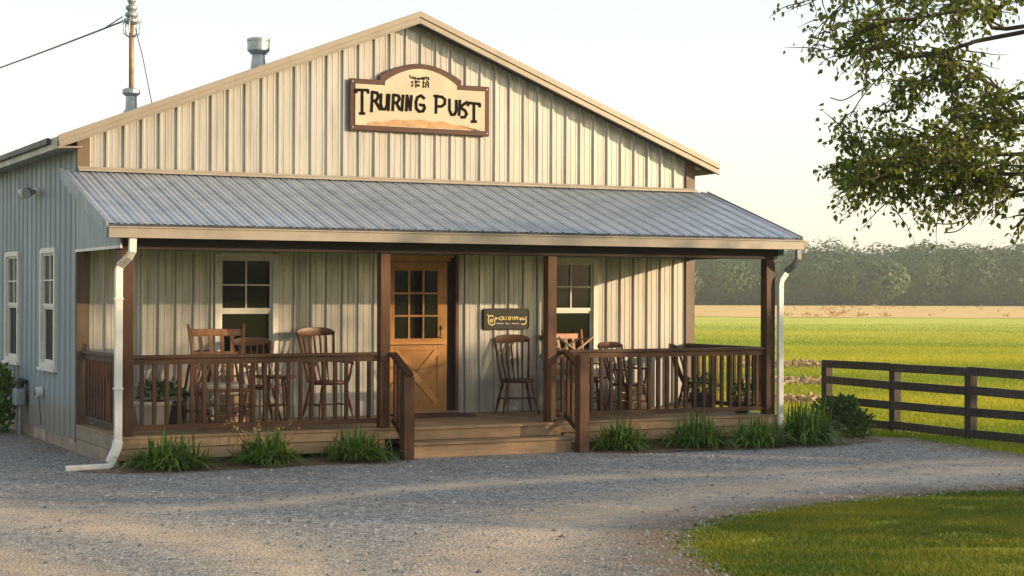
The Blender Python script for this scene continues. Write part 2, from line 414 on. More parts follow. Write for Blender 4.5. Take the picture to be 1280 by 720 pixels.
# door ----------------------------------------------------------------
DB, DT = DZ + .02, 2.42
fr = MB()
fr.box(DX0 - .07, DX0, -.045, .16, DZ + .003, DT + .05); fr.box(DX0, 5.0, -.045, .16, DT, DT + .075)
fr.build('door_frame', 'door', barn, .004)
fr = MB(); fr.box(5.075, 5.125, -.05, .12, DZ + .003, DT + .09); fr.build('door_frame', 'post', barn, .004)
MB().box(DX1 + .004, 5.074, .03, .16, DZ + .003, DT + .07).build('door_jamb', 'dark', barn)
d_ = MB(); gx0, gx1, gz0, gz1 = 4.20, 4.83, 1.38, 2.29; yd0, yd1 = .0, .045
for x0, x1, z0, z1 in ((DX0 + .004, gx0, DB, DT - .004), (gx1, DX1, DB, DT - .004), (gx0, gx1, gz1, DT - .004), (gx0, gx1, 1.22, gz0), (gx0, gx1, DB, .50)):
    d_.box(x0, x1, yd0, yd1, z0, z1)
d_.box(gx0, gx1, .014, yd1, .50, 1.22)
door = d_.build('door', 'door', barn, .003)
xb = MB()
for s in (1, -1):
    xb.bar(((gx0 if s > 0 else gx1), .006 + s * .0015, .51), ((gx1 if s > 0 else gx0), .006 + s * .0015, 1.21), .016, .085, (0, 0, 1))
xb.build('cross_brace', 'door_x', door, .002)
MB().box(DX0 + .03, DX1 - .02, -.045, .0, 1.30, 1.345).build('shelf_ledge', 'door_x', door, .005)
mu = MB(); px = [gx0, gx0 + .21, gx0 + .42, gx1]; pz = [gz0, gz0 + .303, gz0 + .606, gz1]
for x in px[1:3]: mu.box(x - .013, x + .013, -.003, .02, gz0, gz1)
for z in pz[1:3]:
    for i in range(3): mu.box(px[i] + (.013 if i else 0), px[i + 1] - (.013 if i < 2 else 0), -.002, .02, z - .013, z + .013)
mu.build('muntin', 'door_x', door, .002)
for i in range(3):
    for j in range(3):
        MB().add([(px[i] + .002, .022, pz[j] + .002), (px[i + 1] - .002, .022, pz[j] + .002), (px[i + 1] - .002, .022, pz[j + 1] - .002), (px[i] + .002, .022, pz[j + 1] - .002)], [(0, 1, 2, 3)]).build('glass_pane', 'glass', door)
h = MB().box(4.875, 4.925, -.012, -.0005, 1.38, 1.56)
h.tube([(4.90, -.01, 1.41), (4.90, -.05, 1.41), (4.84, -.055, 1.405)], .011, 8); h.tube([(4.90, -.01, 1.52), (4.90, -.035, 1.52)], .022, 12)
h.build('handle', 'brass', door, .002)
MB().box(DX0 + .005, DX0 + .05, -.012, -.0005, 1.31 + .045, 1.47).build('hinge', 'black', door, .003)
MB().box(DX0 - .07, 5.12, -.09, .02, DZ + .002, DZ + .03).build('threshold', 'deck', barn, .004)
mt = MB().box(4.05, 5.05, -.78, -.16, DZ + .003, DZ + .02).build('door_mat', 'mat', None, .006); tag(mt, 'dark red-brown rectangular mat on the deck before the oak door', 'doormat')

# porch floor, skirt --------------------------------------------------
dk = MB(); n = 15; bw = (P + .03) / n
for i in range(n):
    y0 = -P - .03 + i * bw
    x = -.02
    while x < W:
        x1 = min(x + random.choice((2.4, 3., 3.6)), W + .02)
        if W - x1 < .5: x1 = W + .02
        dk.box(x + .001, x1 - .001, y0 + .003, y0 + bw - .003, DZ - .03, DZ + random.uniform(-.0015, .0)); x = x1
deck = dk.build('porch_deck', 'deck', barn, .003)
MB().box(.03, W - .03, -P + .06, -.01, .18, DZ - .034).build('joists', 'dark', deck)
sk = MB()
for x0, x1 in ((-.02, 3.22), (5.62, W + .02)):
    sk.box(x0, x1, -P - .012, -P + .025, .235, DZ - .032); sk.box(x0 + .02, x1 - .02, -P + .004, -P + .035, .10, .228)
sk.box(3.22, 5.62, -P - .012, -P + .025, .235, DZ - .032)
sk.build('rim_board', 'deck', deck, .003)
s2 = MB()
for x in (-.02, W - .012):
    s2 = MB().box(x, x + .032, -P + .04, -.01, .20, DZ - .032); s2.box(x + .006, x + .034, -P + .04, -.01, .02, .193)
    s2.build('side_skirt', 'deck_y', deck, .003)
for x in (.12, 1.6, 3.05, 5.8, 7.3, 8.7): MB().box(x - .06, x + .06, -P + .06, -P + .18, 0, .24).build('pier', 'concrete', deck)
# steps
st = empty('steps'); st.parent = barn
MB().box(3.36, 5.60, -2.42, -2.10, .172, .205).build('tread', 'deck', st, .004)
MB().box(3.38, 5.58, -2.395, -2.365, .0, .168).build('riser', 'deck', st, .003)
MB().box(3.36, 5.60, -P - .062, -P - .032, .335, .368).build('nosing', 'deck', st, .004)
MB().box(3.38, 5.58, -P - .040, -P - .014, .21, .333).build('riser', 'deck', st, .003)
# posts, beam
ZB = 2.46
def post(x0, x1, y0=-P, y1=-P + .14, z0=DZ + .001, z1=ZB, m='brown'):
    return MB().box(x0, x1, y0, y1, z0, z1).build('porch_post', m, barn, .006)
post(.0, .155); post(3.14, 3.265, m='post', y1=-P + .125); post(5.41, 5.535, m='post', y1=-P + .125); post(8.74, 8.88, m='brown')
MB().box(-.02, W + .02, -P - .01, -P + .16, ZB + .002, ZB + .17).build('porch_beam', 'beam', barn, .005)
for x in (-.02, W - .12): MB().box(x, x + .14, -P + .17, -.035, ZB + .03, ZB + .15).build('side_beam', 'beam', barn, .004)
# porch roof
pr = MB(); x = -.19; xs = []; XR = W + .22
while x < XR:
    for a_, d in ((0, 0), (.020, .007), (.036, .007), (.056, 0), (.088, 0), (.098, .015), (.112, .015), (.122, 0), (.154, 0), (.164, .007), (.180, .007), (.200, 0)):
        if x + a_ < XR: xs.append((x + a_, d))
    x += PITCHR
xs.append((XR, 0))
for (a_, da), (b_, db) in zip(xs, xs[1:]):
    pr.add([(a_, YL, ZL + da), (b_, YL, ZL + db), (b_, -.025, ZJ + db), (a_, -.025, ZJ + da)], [(0, 1, 2, 3)])
pr.add([(-.19, YL, ZL - .012), (XR, YL, ZL - .012), (XR, -.025, ZJ - .012), (-.19, -.025, ZJ - .012)], [(0, 1, 2, 3)])
proof = pr.build('porch_roof', 'roof', barn)
MB().box(-.20, XR, YL + .012, YL + .035, ZL - .045, ZL - .014).build('roof_edge', 'roofdark', proof)
for k in range(41):
    x = -.19 + k * PITCHR + .102
    if k < 41 and x < XR: MB().box(x - .012, x + .012, YL - .002, YL + .02, ZL - .004, ZL + .016).build('closure_strip', 'roofdark', proof)
MB().prismx([(-.12, ZJ - .005), (-.033, ZJ + .02), (-.033, ZJ + .055), (-.039, ZJ + .055), (-.048, ZJ + .032), (-.12, ZJ + .022)], -.02, W + .02).build('wall_flashing', 'fascia', proof, .002)
fs = MB().box(-.205, XR + .01, YL - .03, YL + .005, ZL - .155, ZL - .03)
fs.box(-.205, XR + .01, YL - .045, YL - .031, ZL - .045, ZL - .028)
fs.prism([(XR + .012, ZL - .03), (XR + .09, ZL - .045), (XR + .02, ZL - .145), (XR + .012, ZL - .15)], YL - .03, YL + .005)
fs.build('fascia', 'fascia', proof, .004)
for xa, xb_ in ((-.225, -.205), (XR + .011, XR + .03)):
    MB().prismx([(YL, ZL + .02), (-.03, ZJ + .022), (-.03, ZJ - .12), (YL, ZL - .15)] if xa < 0 else [(YL + .01, ZL + .02), (-.03, ZJ + .022), (-.03, ZJ - .05), (YL + .01, ZL - .06)], xa, xb_).build('rake_board', 'siding_shade_tint' if xa < 0 else 'rake', proof, .003)
for x0, x1, m_ in ((-.035, -.012, 'siding_shade_tint'), (W + .022, W + .04, 'siding_shade_tint')):
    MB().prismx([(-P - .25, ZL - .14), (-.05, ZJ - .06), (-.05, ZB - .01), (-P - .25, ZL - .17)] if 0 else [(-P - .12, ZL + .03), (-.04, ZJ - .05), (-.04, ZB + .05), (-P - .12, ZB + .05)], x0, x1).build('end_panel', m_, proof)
MB().box(-.045, -.008, -P - .12, -.04, ZB + .015, ZB + .048).build('panel_trim', 'white', proof)
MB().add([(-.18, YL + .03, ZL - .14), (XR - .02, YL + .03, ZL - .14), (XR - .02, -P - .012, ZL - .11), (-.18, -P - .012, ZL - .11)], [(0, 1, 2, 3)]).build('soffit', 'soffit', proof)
# railing ---------------------------------------------------------------
TOP = DZ + .905
def rail_x(x0, x1, y, n):
    r = MB().box(x0, x1, y - .045, y + .045, TOP - .04, TOP).build('railing', 'brown_x', barn, .006)
    MB().box(x0, x1, y - .02, y + .02, TOP - .105, TOP - .042).build('upper_rail', 'brown_x', r, .003)
    MB().box(x0, x1, y - .022, y + .022, DZ + .055, DZ + .115).build('bottom_rail', 'brown_x', r, .003)
    for i in range(n):
        x = x0 + (x1 - x0) * (i + .75) / (n + .5)
        j = random.uniform(-.004, .004)
        MB().box(x - .021 + j, x + .021 + j, y - .019, y + .019, DZ + .117, TOP - .107).build('baluster', 'brown', r, .002)
    return r
def rail_y(x, y0, y1, n):
    r = MB().box(x - .045, x + .045, y0, y1, TOP - .04, TOP).build('railing', 'brown_y', barn, .006)
    MB().box(x - .02, x + .02, y0, y1, TOP - .105, TOP - .042).build('upper_rail', 'brown_y', r, .003)
    MB().box(x - .022, x + .022, y0, y1, DZ + .055, DZ + .115).build('bottom_rail', 'brown_y', r, .003)
    for i in range(n):
        y = y0 + (y1 - y0) * (i + .75) / (n + .5)
        MB().box(x - .019, x + .019, y - .02, y + .02, DZ + .117, TOP - .107).build('baluster', 'brown', r, .002)
    return r
rail_x(.157, 3.128, -P + .07, 20)
rail_x(5.552, 8.738, -P + .07, 22)
rail_y(.078, -P + .142, -.045, 12)
rail_y(8.81, -P + .142, -.045, 12)
def stair_rail(x, ztopn, label):
    YN = -2.52
    nw = MB().box(x - .068, x + .068, YN - .065, YN + .065, 0, ztopn); nw = nw.build('newel_post', 'post', barn, .008)
    if label: pass
    a = Vector((x, -P + .0, TOP - .015)); b_ = Vector((x, YN - .07, 1.02)) if ztopn < 1.1 else Vector((x, YN + .066, 1.075))
    r = MB().bar(a, b_, .10, .04).build('stair_rail', 'brown_y', barn, .006)
    lo = a - Vector((0, .0, .80)); hi = Vector((x, YN + .066, .26))
    MB().bar(lo, hi, .04, .05).build('bottom_rail', 'brown_y', r, .003)
    for i in range(3):
        t = (i + .6) / 3.2; p = a.lerp(Vector((x, YN + .066, 1.05)), t); q_ = lo.lerp(hi, t)
        MB().box(x - .018, x + .018, p.y - .02, p.y + .02, q_.z + .026, p.z - .03).build('baluster', 'brown', r, .002)
stair_rail(3.30, 1.0, 1); stair_rail(5.66, 1.23, 0)

# downspouts --------------------------------------------------------------
def rtube(path, w=.075, d=.055, flat=(0, 0, 1)):
    mb = MB(); pts = [Vector(p) for p in path]; base = []; k = len(pts)
    for i, p in enumerate(pts):
        dr = (pts[min(i + 1, k - 1)] - pts[max(i - 1, 0)]).normalized()
        Yv = Vector((0, 1, 0)); X = Yv.cross(dr).normalized(); Yv = dr.cross(X)
        base.append([p + X * a * w / 2 + Yv * b * d / 2 for a, b in ((-1, -1), (1, -1), (1, 1), (-1, 1))])
    vs = [v for b_ in base for v in b_]; f = [(0, 1, 2, 3), tuple(4 * (k - 1) + j for j in (3, 2, 1, 0))]
    for i in range(k - 1):
        for j in range(4): f.append((4 * i + j, 4 * i + (j + 1) % 4, 4 * i + 4 + (j + 1) % 4, 4 * i + 4 + j))
    return mb.add(vs, f)
yq = -P - .07
ds = rtube([(.07, YL + .02, ZL - .157), (.07, YL + .03, ZL - .30), (.05, YL + .08, ZL - .36), (-.02, yq, ZL - .46), (-.035, yq, ZL - .52), (-.035, yq, .32), (-.04, yq, .26)], .085, .06).build('downspout', 'white', barn, .01)
rtube([(-.035, yq, .34), (-.05, yq - .01, .26), (-.10, yq - .02, .15), (-.13, yq - .02, .09)], .10, .075).build('lower_elbow', 'white', ds, .01)
rtube([(-.10, yq - .02, .075), (-.16, yq - .02, .058), (-.55, yq + .05, .045), (-.60, yq + .06, .042)], .06, .10).build('splash_spout', 'white', ds, .012)
for z in (.9, 1.9): MB().box(-.085, .015, yq - .04, yq + .045, z, z + .025).build('strap', 'white', ds, .002)
for i in range(4): MB().obox((.052 - .022 * i, YL + .075 + .045 * i * .7, ZL - .335 - .032 * i), (.046, 0, .02), (0, .036, 0), (-.002, 0, .006)).build('elbow_seam', 'rust', ds)
ds2 = rtube([(9.03, yq + .03, ZL - .46), (8.95, yq + .03, ZL - .56), (8.935, yq + .03, ZL - .62), (8.935, yq + .03, .18)], .08, .06).build('downspout', 'white', barn, .01)
rtube([(9.07, YL + .03, ZL - .157), (9.09, YL + .05, ZL - .27), (9.07, YL + .12, ZL - .36), (9.02, yq + .03, ZL - .45)], .075, .06).build('upper_elbow', 'galv', ds2, .01)

# meters and flood lamp on the side wall --------------------------------------
fl = tag(empty('flood_light', (-.02, 2.3, 3.33)), 'small twin floodlight fixed high on the shade-tinted side wall', 'light fixture')
MB().lathe((0, 0, -.05), [(.06, 0), (.065, .01), (.065, .09), (.06, .1)], 14).build('base', 'white', fl).rotation_euler = (0, 0, 0)
for s, mt_ in ((-1, 'greyplastic'), (1, 'white')):
    MB().tube([(-.05, s * .02, 0), (-.11, s * .10, 0), (-.15, s * .14, -.01), (-.19, s * .17, -.03)], [.03, .04, .065, .075], 12).build('lamp_head', mt_, fl)
mtr = tag(empty('gas_meter', (-.10, 3.05, 0)), 'grey gas meter with regulator standing against the side wall', 'meter')
MB().tube([(0, 0, 0), (0, 0, .45)], .025, 10).build('riser_pipe', 'greyplastic', mtr)
MB().box(-.09, .06, -.12, .12, .42, .66).build('meter_body', 'greyplastic', mtr, .03)
MB().lathe((0, .0, .67), [(.05, 0), (.05, .05), (.10, .06), (.10, .10), (.04, .13)], 14).build('regulator', 'black', mtr)
MB().tube([(0, .05, .66), (0, .2, .72), (.06, .22, .72)], .02, 8).build('supply_pipe', 'greyplastic', mtr)
em = tag(empty('outdoor_faucet', (-.03, 1.97, .66)), 'round pale utility fitting with a hanging cord low on the side wall', 'utility fitting')
MB().tube([(0, 0, 0), (-.07, 0, 0), (-.075, 0, 0)], [.075, .075, .05], 14).build('housing', 'white', em)
MB().tube([(-.07, 0, 0), (-.11, 0, 0)], .045, 12).build('dial', 'greyplastic', em)
MB().tube([(-.05, -.05, -.05), (-.04, -.08, -.2), (-.02, -.09, -.42)], .007, 6).build('cord', 'black', em)

# ------------------------------------------------------------------ signs
# main sign: plane y = -.09, traced outline in x,z
sg = tag(empty('shop_sign', (0, -.035, 0)), 'large cream name sign with arched top and brown frame on the gable', 'sign')
def arch(x0, x1, z0, z1, sh, top, inset):
    """outline: rectangle with raised arched centre"""
    a0, a1 = x0 + sh, x1 - sh; pts = [(x0, z0), (x1, z0), (x1, z1), (a1, z1)]
    n = 22
    for i in range(n + 1):
        t = i / n; x = a1 + (a0 - a1) * t
        zz = z1 + .055 + (top - z1 - .055) * (math.sin(math.pi * t) ** .85)
        pts.append((x, zz))
    pts.append((a0, z1)); pts.append((x0, z1)); return pts
SX0, SX1, SZa, SZb = 3.52, 5.56, 4.13, 4.81
MB().prism(arch(SX0, SX1, SZa, SZb, .42, 5.06, 0), -.045, 0).build('sign_frame', 'signframe', sg, .008)
inn = arch(SX0 + .075, SX1 - .075, SZa + .07, SZb - .07, .42, 4.99, 0)
MB().prism(inn, -.052, -.046).build('sign_face', 'signface', sg)
hp = [(SX0 + .22, SZa + .078)] + [(SX0 + .22 + (SX1 - SX0 - .36) * t, SZa + .082 + .09 * math.sin(math.pi * min(1, t * 1.05)) ** .7 + .012 * math.sin(t * 31)) for t in np.linspace(.02, .97, 20)] + [(SX1 - .14, SZa + .078)]
MB().prism(hp, -.0555, -.053).build('painted_hill', 'signhill', sg)
def zs_px(u, v):   # zoomed sign picture (880x720 of 220x180 at 420,10) -> wall x,z
    p = PY(420 + u / 4, 10 + v / 4, -.09); return (p.x, p.z)
def strokes(mb, lines, conv, w, y0, y1):
    k_ = 0
    for ln in lines:
        ww = w
        if isinstance(ln[0], (int, float)): ww = ln[0]; ln = ln[1:]
        pts = [conv(*p) for p in ln]
        for (a_, b_) in zip(pts, pts[1:]):
            a3, b3 = Vector((a_[0], 0, a_[1])), Vector((b_[0], 0, b_[1])); d = (b3 - a3)
            if d.length < 1e-5: continue
            dn = d.normalized(); nn = Vector((-dn.z, 0, dn.x)) * ww / 2; e_ = dn * ww * .22
            k_ += 1; dy = .00006 * k_
            q_ = [a3 - e_ + nn, b3 + e_ + nn, b3 + e_ - nn, a3 - e_ - nn]
            mb.add([(p.x, y0 - dy, p.z) for p in q_] + [(p.x, y1, p.z) for p in q_], [(0, 1, 2, 3), (7, 6, 5, 4), (0, 4, 5, 1), (1, 5, 6, 2), (2, 6, 7, 3), (3, 7, 4, 0)])
def T(x, y, w, h, s=0.): return [[(x - w / 2, y), (x + w / 2, y + s)], [(x, y), (x, y + h)], [(x - w / 2, y), (x - w / 2, y + 14)], [(x + w / 2, y + s), (x + w / 2, y + s + 14)], [(x - 12, y + h), (x + 12, y + h)]]
L = T(131, 409, 60, 118, 2)
L += [[(182, 418), (178, 518)], [(182, 420), (206, 424), (212, 442), (204, 460), (184, 466)], [(196, 464), (222, 508)]]              # R
L += [[(226, 430), (224, 480), (232, 506), (246, 506), (256, 488), (258, 432)]]                                                   # U
L += [[(266, 432), (262, 512)]]                                                                                                   # I
L += [[(288, 434), (284, 512)], [(288, 434), (312, 438), (318, 454), (308, 472), (288, 474)], [(302, 474), (320, 508)]]            # R
L += [[(336, 436), (330, 514)]]                                                                                                   # I
L += [[(352, 514), (356, 436)], [(356, 438), (372, 508)], [(372, 512), (378, 438)]]                                               # N
L += [[(442, 452), (426, 438), (408, 446), (400, 470), (402, 502), (416, 518), (436, 516), (444, 500), (440, 486), (420, 484)]]    # G
L += [[(502, 440), (500, 526)], [(502, 442), (530, 444), (546, 458), (544, 480), (528, 492), (504, 492)], [(492, 440), (510, 440)]]  # P
L += [[(568, 456), (568, 510), (578, 534), (594, 532), (602, 514), (602, 462)]]                                                   # U
L += [[(620, 462), (616, 536)], [(656, 470), (636, 484), (622, 500), (646, 512), (654, 530), (644, 546), (626, 546)]]             # worn S
L += T(690, 474, 58, 94, 6)
tx = MB(); strokes(tx, [l for l in L if l[0][0] < 470], zs_px, .037, -.0585, -.053); tx.build('lettering', 'ink', sg)
tx = MB(); strokes(tx, [l for l in L if l[0][0] >= 470], zs_px, .037, -.0585, -.053); tx.build('lettering', 'ink', sg)
def zt_px(u, v):  # 1280x711 of 90x50 at 480,75
    p = PY(480 + u / 14.22, 75 + v / 14.22, -.09); return (p.x, p.z)
L = [[(460, 268), (470, 310), (490, 325), (508, 300)], [(520, 290), (524, 335)], [(524, 335), (545, 320), (552, 345)], [(562, 300), (575, 340), (595, 335)], [(605, 318), (625, 318), (628, 345), (605, 345), (605, 318)],
     [(650, 345), (655, 315), (675, 345), (680, 310)], [(700, 300), (690, 340), (715, 350), (722, 312)], [(735, 300), (755, 300), (745, 340)], [(770, 310), (800, 315), (790, 340), (770, 335)], [(800, 340), (800, 355)],
     [(515, 375), (490, 395), (520, 415)], [(520, 440), (490, 450), (515, 470)], [(560, 365), (560, 410), (590, 400), (572, 385), (600, 370)], [(565, 430), (570, 490)], [(590, 425), (600, 465), (625, 440), (630, 470)], [(610, 375), (635, 400)],
     [(690, 400), (715, 400), (700, 430), (700, 490)], [(720, 470), (690, 490)], [(745, 490), (750, 400), (790, 395), (795, 490)], [(750, 440), (790, 440)], [(700, 372), (712, 384)], [(760, 368), (780, 380)]]
tx = MB(); strokes(tx, L, zt_px, .011, -.0575, -.053); tx.build('small_lettering', 'ink', sg)
for x_ in (SX0 + .04, SX1 - .04):
    for z_ in (SZa + .04, SZb - .04): MB().tube([(x_, -.046, z_), (x_, -.053, z_)], .010, 8).build('screw', 'galv', sg)
# porch sign
s2g = tag(empty('wall_sign', (0, -.03, 0)), 'small black board with yellow script lettering on the porch wall', 'sign')
def rrect(x0, x1, z0, z1, r, n=5):
    o = []
    for cx_, cz_, a0 in ((x1 - r, z1 - r, 0), (x0 + r, z1 - r, 90), (x0 + r, z0 + r, 180), (x1 - r, z0 + r, 270)):
        for i in range(n + 1): t = R(a0 + 90 * i / n); o.append((cx_ + r * math.cos(t), cz_ + r * math.sin(t)))
    return o
q0 = PY(604.5, 385.5, -.06); q1 = PY(661.5, 411.5, -.06)
MB().prism(rrect(q0.x, q1.x, q1.z, q0.z, .05), -.035, 0).build('board', 'signgreen', s2g, .004)
MB().prism(rrect(q0.x + .02, q1.x - .02, q1.z + .02, q0.z - .02, .04), -.038, -.0355).build('board_face', 'signgreen', s2g)
def zp(u, v):
    p = PY(595 + u / 14.4, 375 + v / 14.4, -.065); return (p.x, p.z)
L = [[(200, 265), (235, 290), (290, 280), (305, 300)], [(230, 300), (215, 350), (225, 420), (280, 455), (330, 430), (335, 380), (310, 330)], [(255, 350), (250, 385), (280, 400), (295, 370), (270, 345)],
     [(345, 310), (375, 330), (350, 350), (345, 310)], [(395, 335), (425, 310)], [(425, 312), (410, 345), (440, 360), (470, 345), (475, 305), (440, 300)], [(500, 300), (490, 350), (520, 350)], [(545, 300), (540, 355)],
     [(590, 305), (580, 350), (610, 355), (625, 315), (600, 300)], [(650, 300), (665, 355)], [(690, 300), (695, 355)], [(725, 295), (745, 355)], [(710, 320), (755, 315)], [(785, 320), (820, 340), (800, 360), (780, 345)],
     [(835, 310), (845, 350), (870, 350)], [(905, 300), (880, 330), (900, 350), (890, 420), (850, 440), (810, 430)]]
tx = MB(); strokes(tx, L, zp, .014, -.0425, -.0385); tx.build('lettering', 'gold', s2g)
L = [[(370, 430), (385, 415), (400, 430), (420, 415), (440, 430), (460, 415), (490, 430)], [(530, 400), (540, 440), (555, 415), (570, 440)], [(590, 410), (595, 435)], [(640, 430), (655, 415), (670, 430), (690, 415), (710, 430), (740, 418), (770, 430)]]
tx = MB(); strokes(tx, L, zp, .010, -.0425, -.0385); tx.build('small_lettering', 'silver', s2g)

# ------------------------------------------------------------------ porch furniture
def spline(pts, n=6):
    pts = [Vector(p) for p in pts]; out = []
    P_ = [pts[0]] + pts + [pts[-1]]
    for i in range(1, len(P_) - 2):
        for k in range(n):
            t = k / n; a, b_, c, d = P_[i - 1], P_[i], P_[i + 1], P_[i + 2]
            out.append(.5 * ((2 * b_) + (c - a) * t + (2 * a - 5 * b_ + 4 * c - d) * t * t + (3 * b_ - a - 3 * c + d) * t ** 3))
    out.append(pts[-1]); return out
def windsor(mat, H=1.10, SH=.46, wd=.50, arms=True, spin=5, crest_w=.56, label=''):
    """faces -y (towards the viewer's side), origin at floor"""
    root = empty('windsor_chair'); tag(root, label, 'chair', 'wooden chairs on the porch')
    n = 20; seat = []
    top, bot = [], []
    for i in range(n):
        t = 2 * math.pi * i / n; k = .25 * (1 + .10 * math.cos(2 * t)); x = math.cos(t) * wd * .5; y = math.sin(t) * wd * .46
        top.append((x, y, SH)); bot.append((x * .9, y * .9, SH - .045))
    mb = MB(); mid = [(x * .62, y * .62, SH - .018) for x, y, _ in top]
    v = top + bot + mid; f = [tuple(range(2 * n, 3 * n))] + [(i, (i + 1) % n, 2 * n + (i + 1) % n, 2 * n + i) for i in range(n)] + [(i, n + i, n + (i + 1) % n, (i + 1) % n) for i in range(n)] + [tuple(reversed(range(n, 2 * n)))]
    mb.add(v, f).build('seat', mat, root, 0, True)
    for sx in (-1, 1):
        for sy in (-1, 1):
            a = Vector((sx * wd * .32, sy * wd * .30, SH - .03)); b_ = Vector((sx * wd * .50, sy * wd * .46, 0))
            prof = [.014, .020, .024, .016, .022, .024, .018, .014, .011]
            MB().tube([a.lerp(b_, t) for t in np.linspace(0, 1, 9)], prof, 8).build('leg', mat, root, 0, True)
    s = MB()
    for sx in (-1, 1): s.tube([(sx * wd * .41, -wd * .38, .20), (sx * wd * .41, wd * .38, .20)], .011, 7)
    s.tube([(-wd * .41, 0, .20), (wd * .41, 0, .20)], .012, 7); s.build('stretcher', mat, root, 0, True)
    lean = .16
    # back posts and crest rail
    for sx in (-1, 1):
        MB().tube([(sx * wd * .38, wd * .34, SH - .02), (sx * wd * .44, wd * .36 + lean * .45, SH + (H - SH) * .5), (sx * crest_w * .47, wd * .36 + lean, H - .04)], [.016, .020, .014], 8).build('back_post', mat, root, 0, True)
    cr = MB(); pts = []
    m_ = 12
    for i in range(m_ + 1):
        t = i / m_ * 2 - 1; x = t * crest_w / 2; y = wd * .36 + lean + .05 * (1 - t * t); zt_ = H + .025 * (1 - abs(t) ** 2.5) - .03 * abs(t) ** 6; zb_ = H - .085 + .012 * abs(t) ** 2
        pts.append((x, y, zb_, zt_))
    vs = []; 
    for x, y, zb_, zt_ in pts: vs += [(x, y - .012, zb_), (x, y - .014, zt_), (x, y + .012, zt_), (x, y + .012, zb_)]
    fs_ = [(0, 1, 2, 3), tuple(4 * m_ + j for j in (3, 2, 1, 0))]
    for i in range(m_):
        for j in range(4): fs_.append((4 * i + j, 4 * i + (j + 1) % 4, 4 * i + 4 + (j + 1) % 4, 4 * i + 4 + j))
    cr.add(vs, fs_).build('top_rail', mat, root, .005, True)
    for i in range(spin):
        t = (i + 1) / (spin + 1) * 2 - 1; y1 = wd * .36 + lean + .05 * (1 - t * t)
        a = Vector((t * wd * .34, wd * .38, SH - .02)); b_ = Vector((t * crest_w * .46, y1, H - .07)); mm = a.lerp(b_, .45) + Vector((0, .02, 0))
        MB().tube([a, a.lerp(mm, .5), mm, b_], [.010, .012, .017, .010], 7).build('spindle', mat, root, 0, True)
    if arms:
        for sx in (-1, 1):
            MB().tube(spline([(sx * wd * .44, wd * .40, SH + .25), (sx * wd * .56, wd * .1, SH + .235), (sx * wd * .56, -wd * .25, SH + .23), (sx * wd * .50, -wd * .38, SH + .215)], 4), .019, 8).build('arm', mat, root, 0, True)
            MB().tube([(sx * wd * .46, -wd * .22, SH - .02), (sx * wd * .52, -wd * .26, SH + .12), (sx * wd * .55, -wd * .25, SH + .22)], [.013, .019, .012], 8).build('arm_support', mat, root, 0, True)
    return root
def lab(o, l): o['label'] = l; return o
ch = windsor('chair', 1.15, .50, .50, True, 5, .56, 'windsor armchair facing out between the left window and the door')
p = PY(410, 480, -.62); ch.location = (p.x, -.62, DZ); ch.rotation_euler.z = R(8)
ch2 = windsor('chair_dark', 1.03, .46, .50, False, 5, .52, 'dark spindle-back windsor chair standing under the small black wall sign')
p = PY(648, 480, -.45); ch2.location = (p.x, -.42, DZ); ch2.rotation_euler.z = R(-14)
ch3 = copy_tree(ch2); lab(ch3, 'dark spindle chair in front of the left porch window, behind the ladderback'); p = PY(322, 450, -.6); ch3.location = (p.x, -.6, DZ); ch3.rotation_euler.z = R(-5)
ch4 = copy_tree(ch); lab(ch4, 'windsor armchair behind the right railing, its crest just above the rail'); p = PY(785, 470, -1.1); ch4.location = (p.x, -1.1, DZ - .0); ch4.rotation_euler.z = R(20); ch4.scale = (.93, .93, .82)
ch5 = copy_tree(ch2); lab(ch5, 'dark chair at the far right end of the porch by the corner'); p = PY(868, 470, -.85); ch5.location = (p.x, -.9, DZ); ch5.rotation_euler.z = R(70); ch5.scale = (.95, .95, .88)
ch6 = copy_tree(ch2); lab(ch6, 'dark windsor chair turned sideways, leftmost on the porch'); p = PY(232, 470, -.6); ch6.location = (p.x, -.55, DZ); ch6.rotation_euler.z = R(-65); ch6.scale = (.95, .95, .86)
# ladderback
def ladderback():
    r = tag(empty('ladderback_chair'), 'tall rustic chair with splayed back posts at the left railing', 'chair', 'wooden chairs on the porch')
    m_ = 'chair_light'
    for sx in (-1, 1):
        MB().tube([(sx * .26, .20, 0), (sx * .27, .21, .5), (sx * .31, .30, .98), (sx * .345, .38, 1.27)], [.024, .027, .024, .017], 9).build('back_post', m_, r, 0, True)
        MB().tube([(sx * .29, -.24, 0), (sx * .28, -.22, .72)], .024, 9).build('leg', m_, r, 0, True)
        MB().bar((sx * .30, -.28, .735), (sx * .29, .24, .76), .07, .028).build('arm', m_, r, .008)
    MB().obox((0, 0, .47), (.29, 0, 0), (0, .25, 0), (0, 0, .02)).build('seat', m_, r, .01)
    MB().obox((0, .385, 1.165), (.31, 0, 0), (0, .012, 0), (0, .008, .045)).build('top_rail', m_, r, .012)
    MB().obox((0, .33, .90), (.27, 0, 0), (0, .010, 0), (0, .006, .03)).build('slat', m_, r, .008)
    for x in (-.2, -.07, .07, .2): MB().bar((x * .8, .23, .49), (x, .375, 1.13), .05, .014, (0, 1, 0)).build('back_slat', m_, r, .004)
    s = MB()
    for z in (.16, .30): s.tube([(-.28, -.22, z), (.28, -.22, z)], .013, 8)
    for sx in (-1, 1): s.tube([(sx * .28, -.22, .2), (sx * .265, .2, .2)], .013, 8)
    s.build('stretcher', m_, r, 0, True)
    MB().obox((0, -.01, .515), (.25, 0, 0), (0, .22, 0), (0, 0, .035)).build('cushion', 'cloth', r, .03)
    return r
lb = ladderback(); p = PY(279, 470, -1.25); lb.location = (p.x, -1.25, DZ); lb.rotation_euler.z = R(-4); lb.scale = (1, 1, .97)
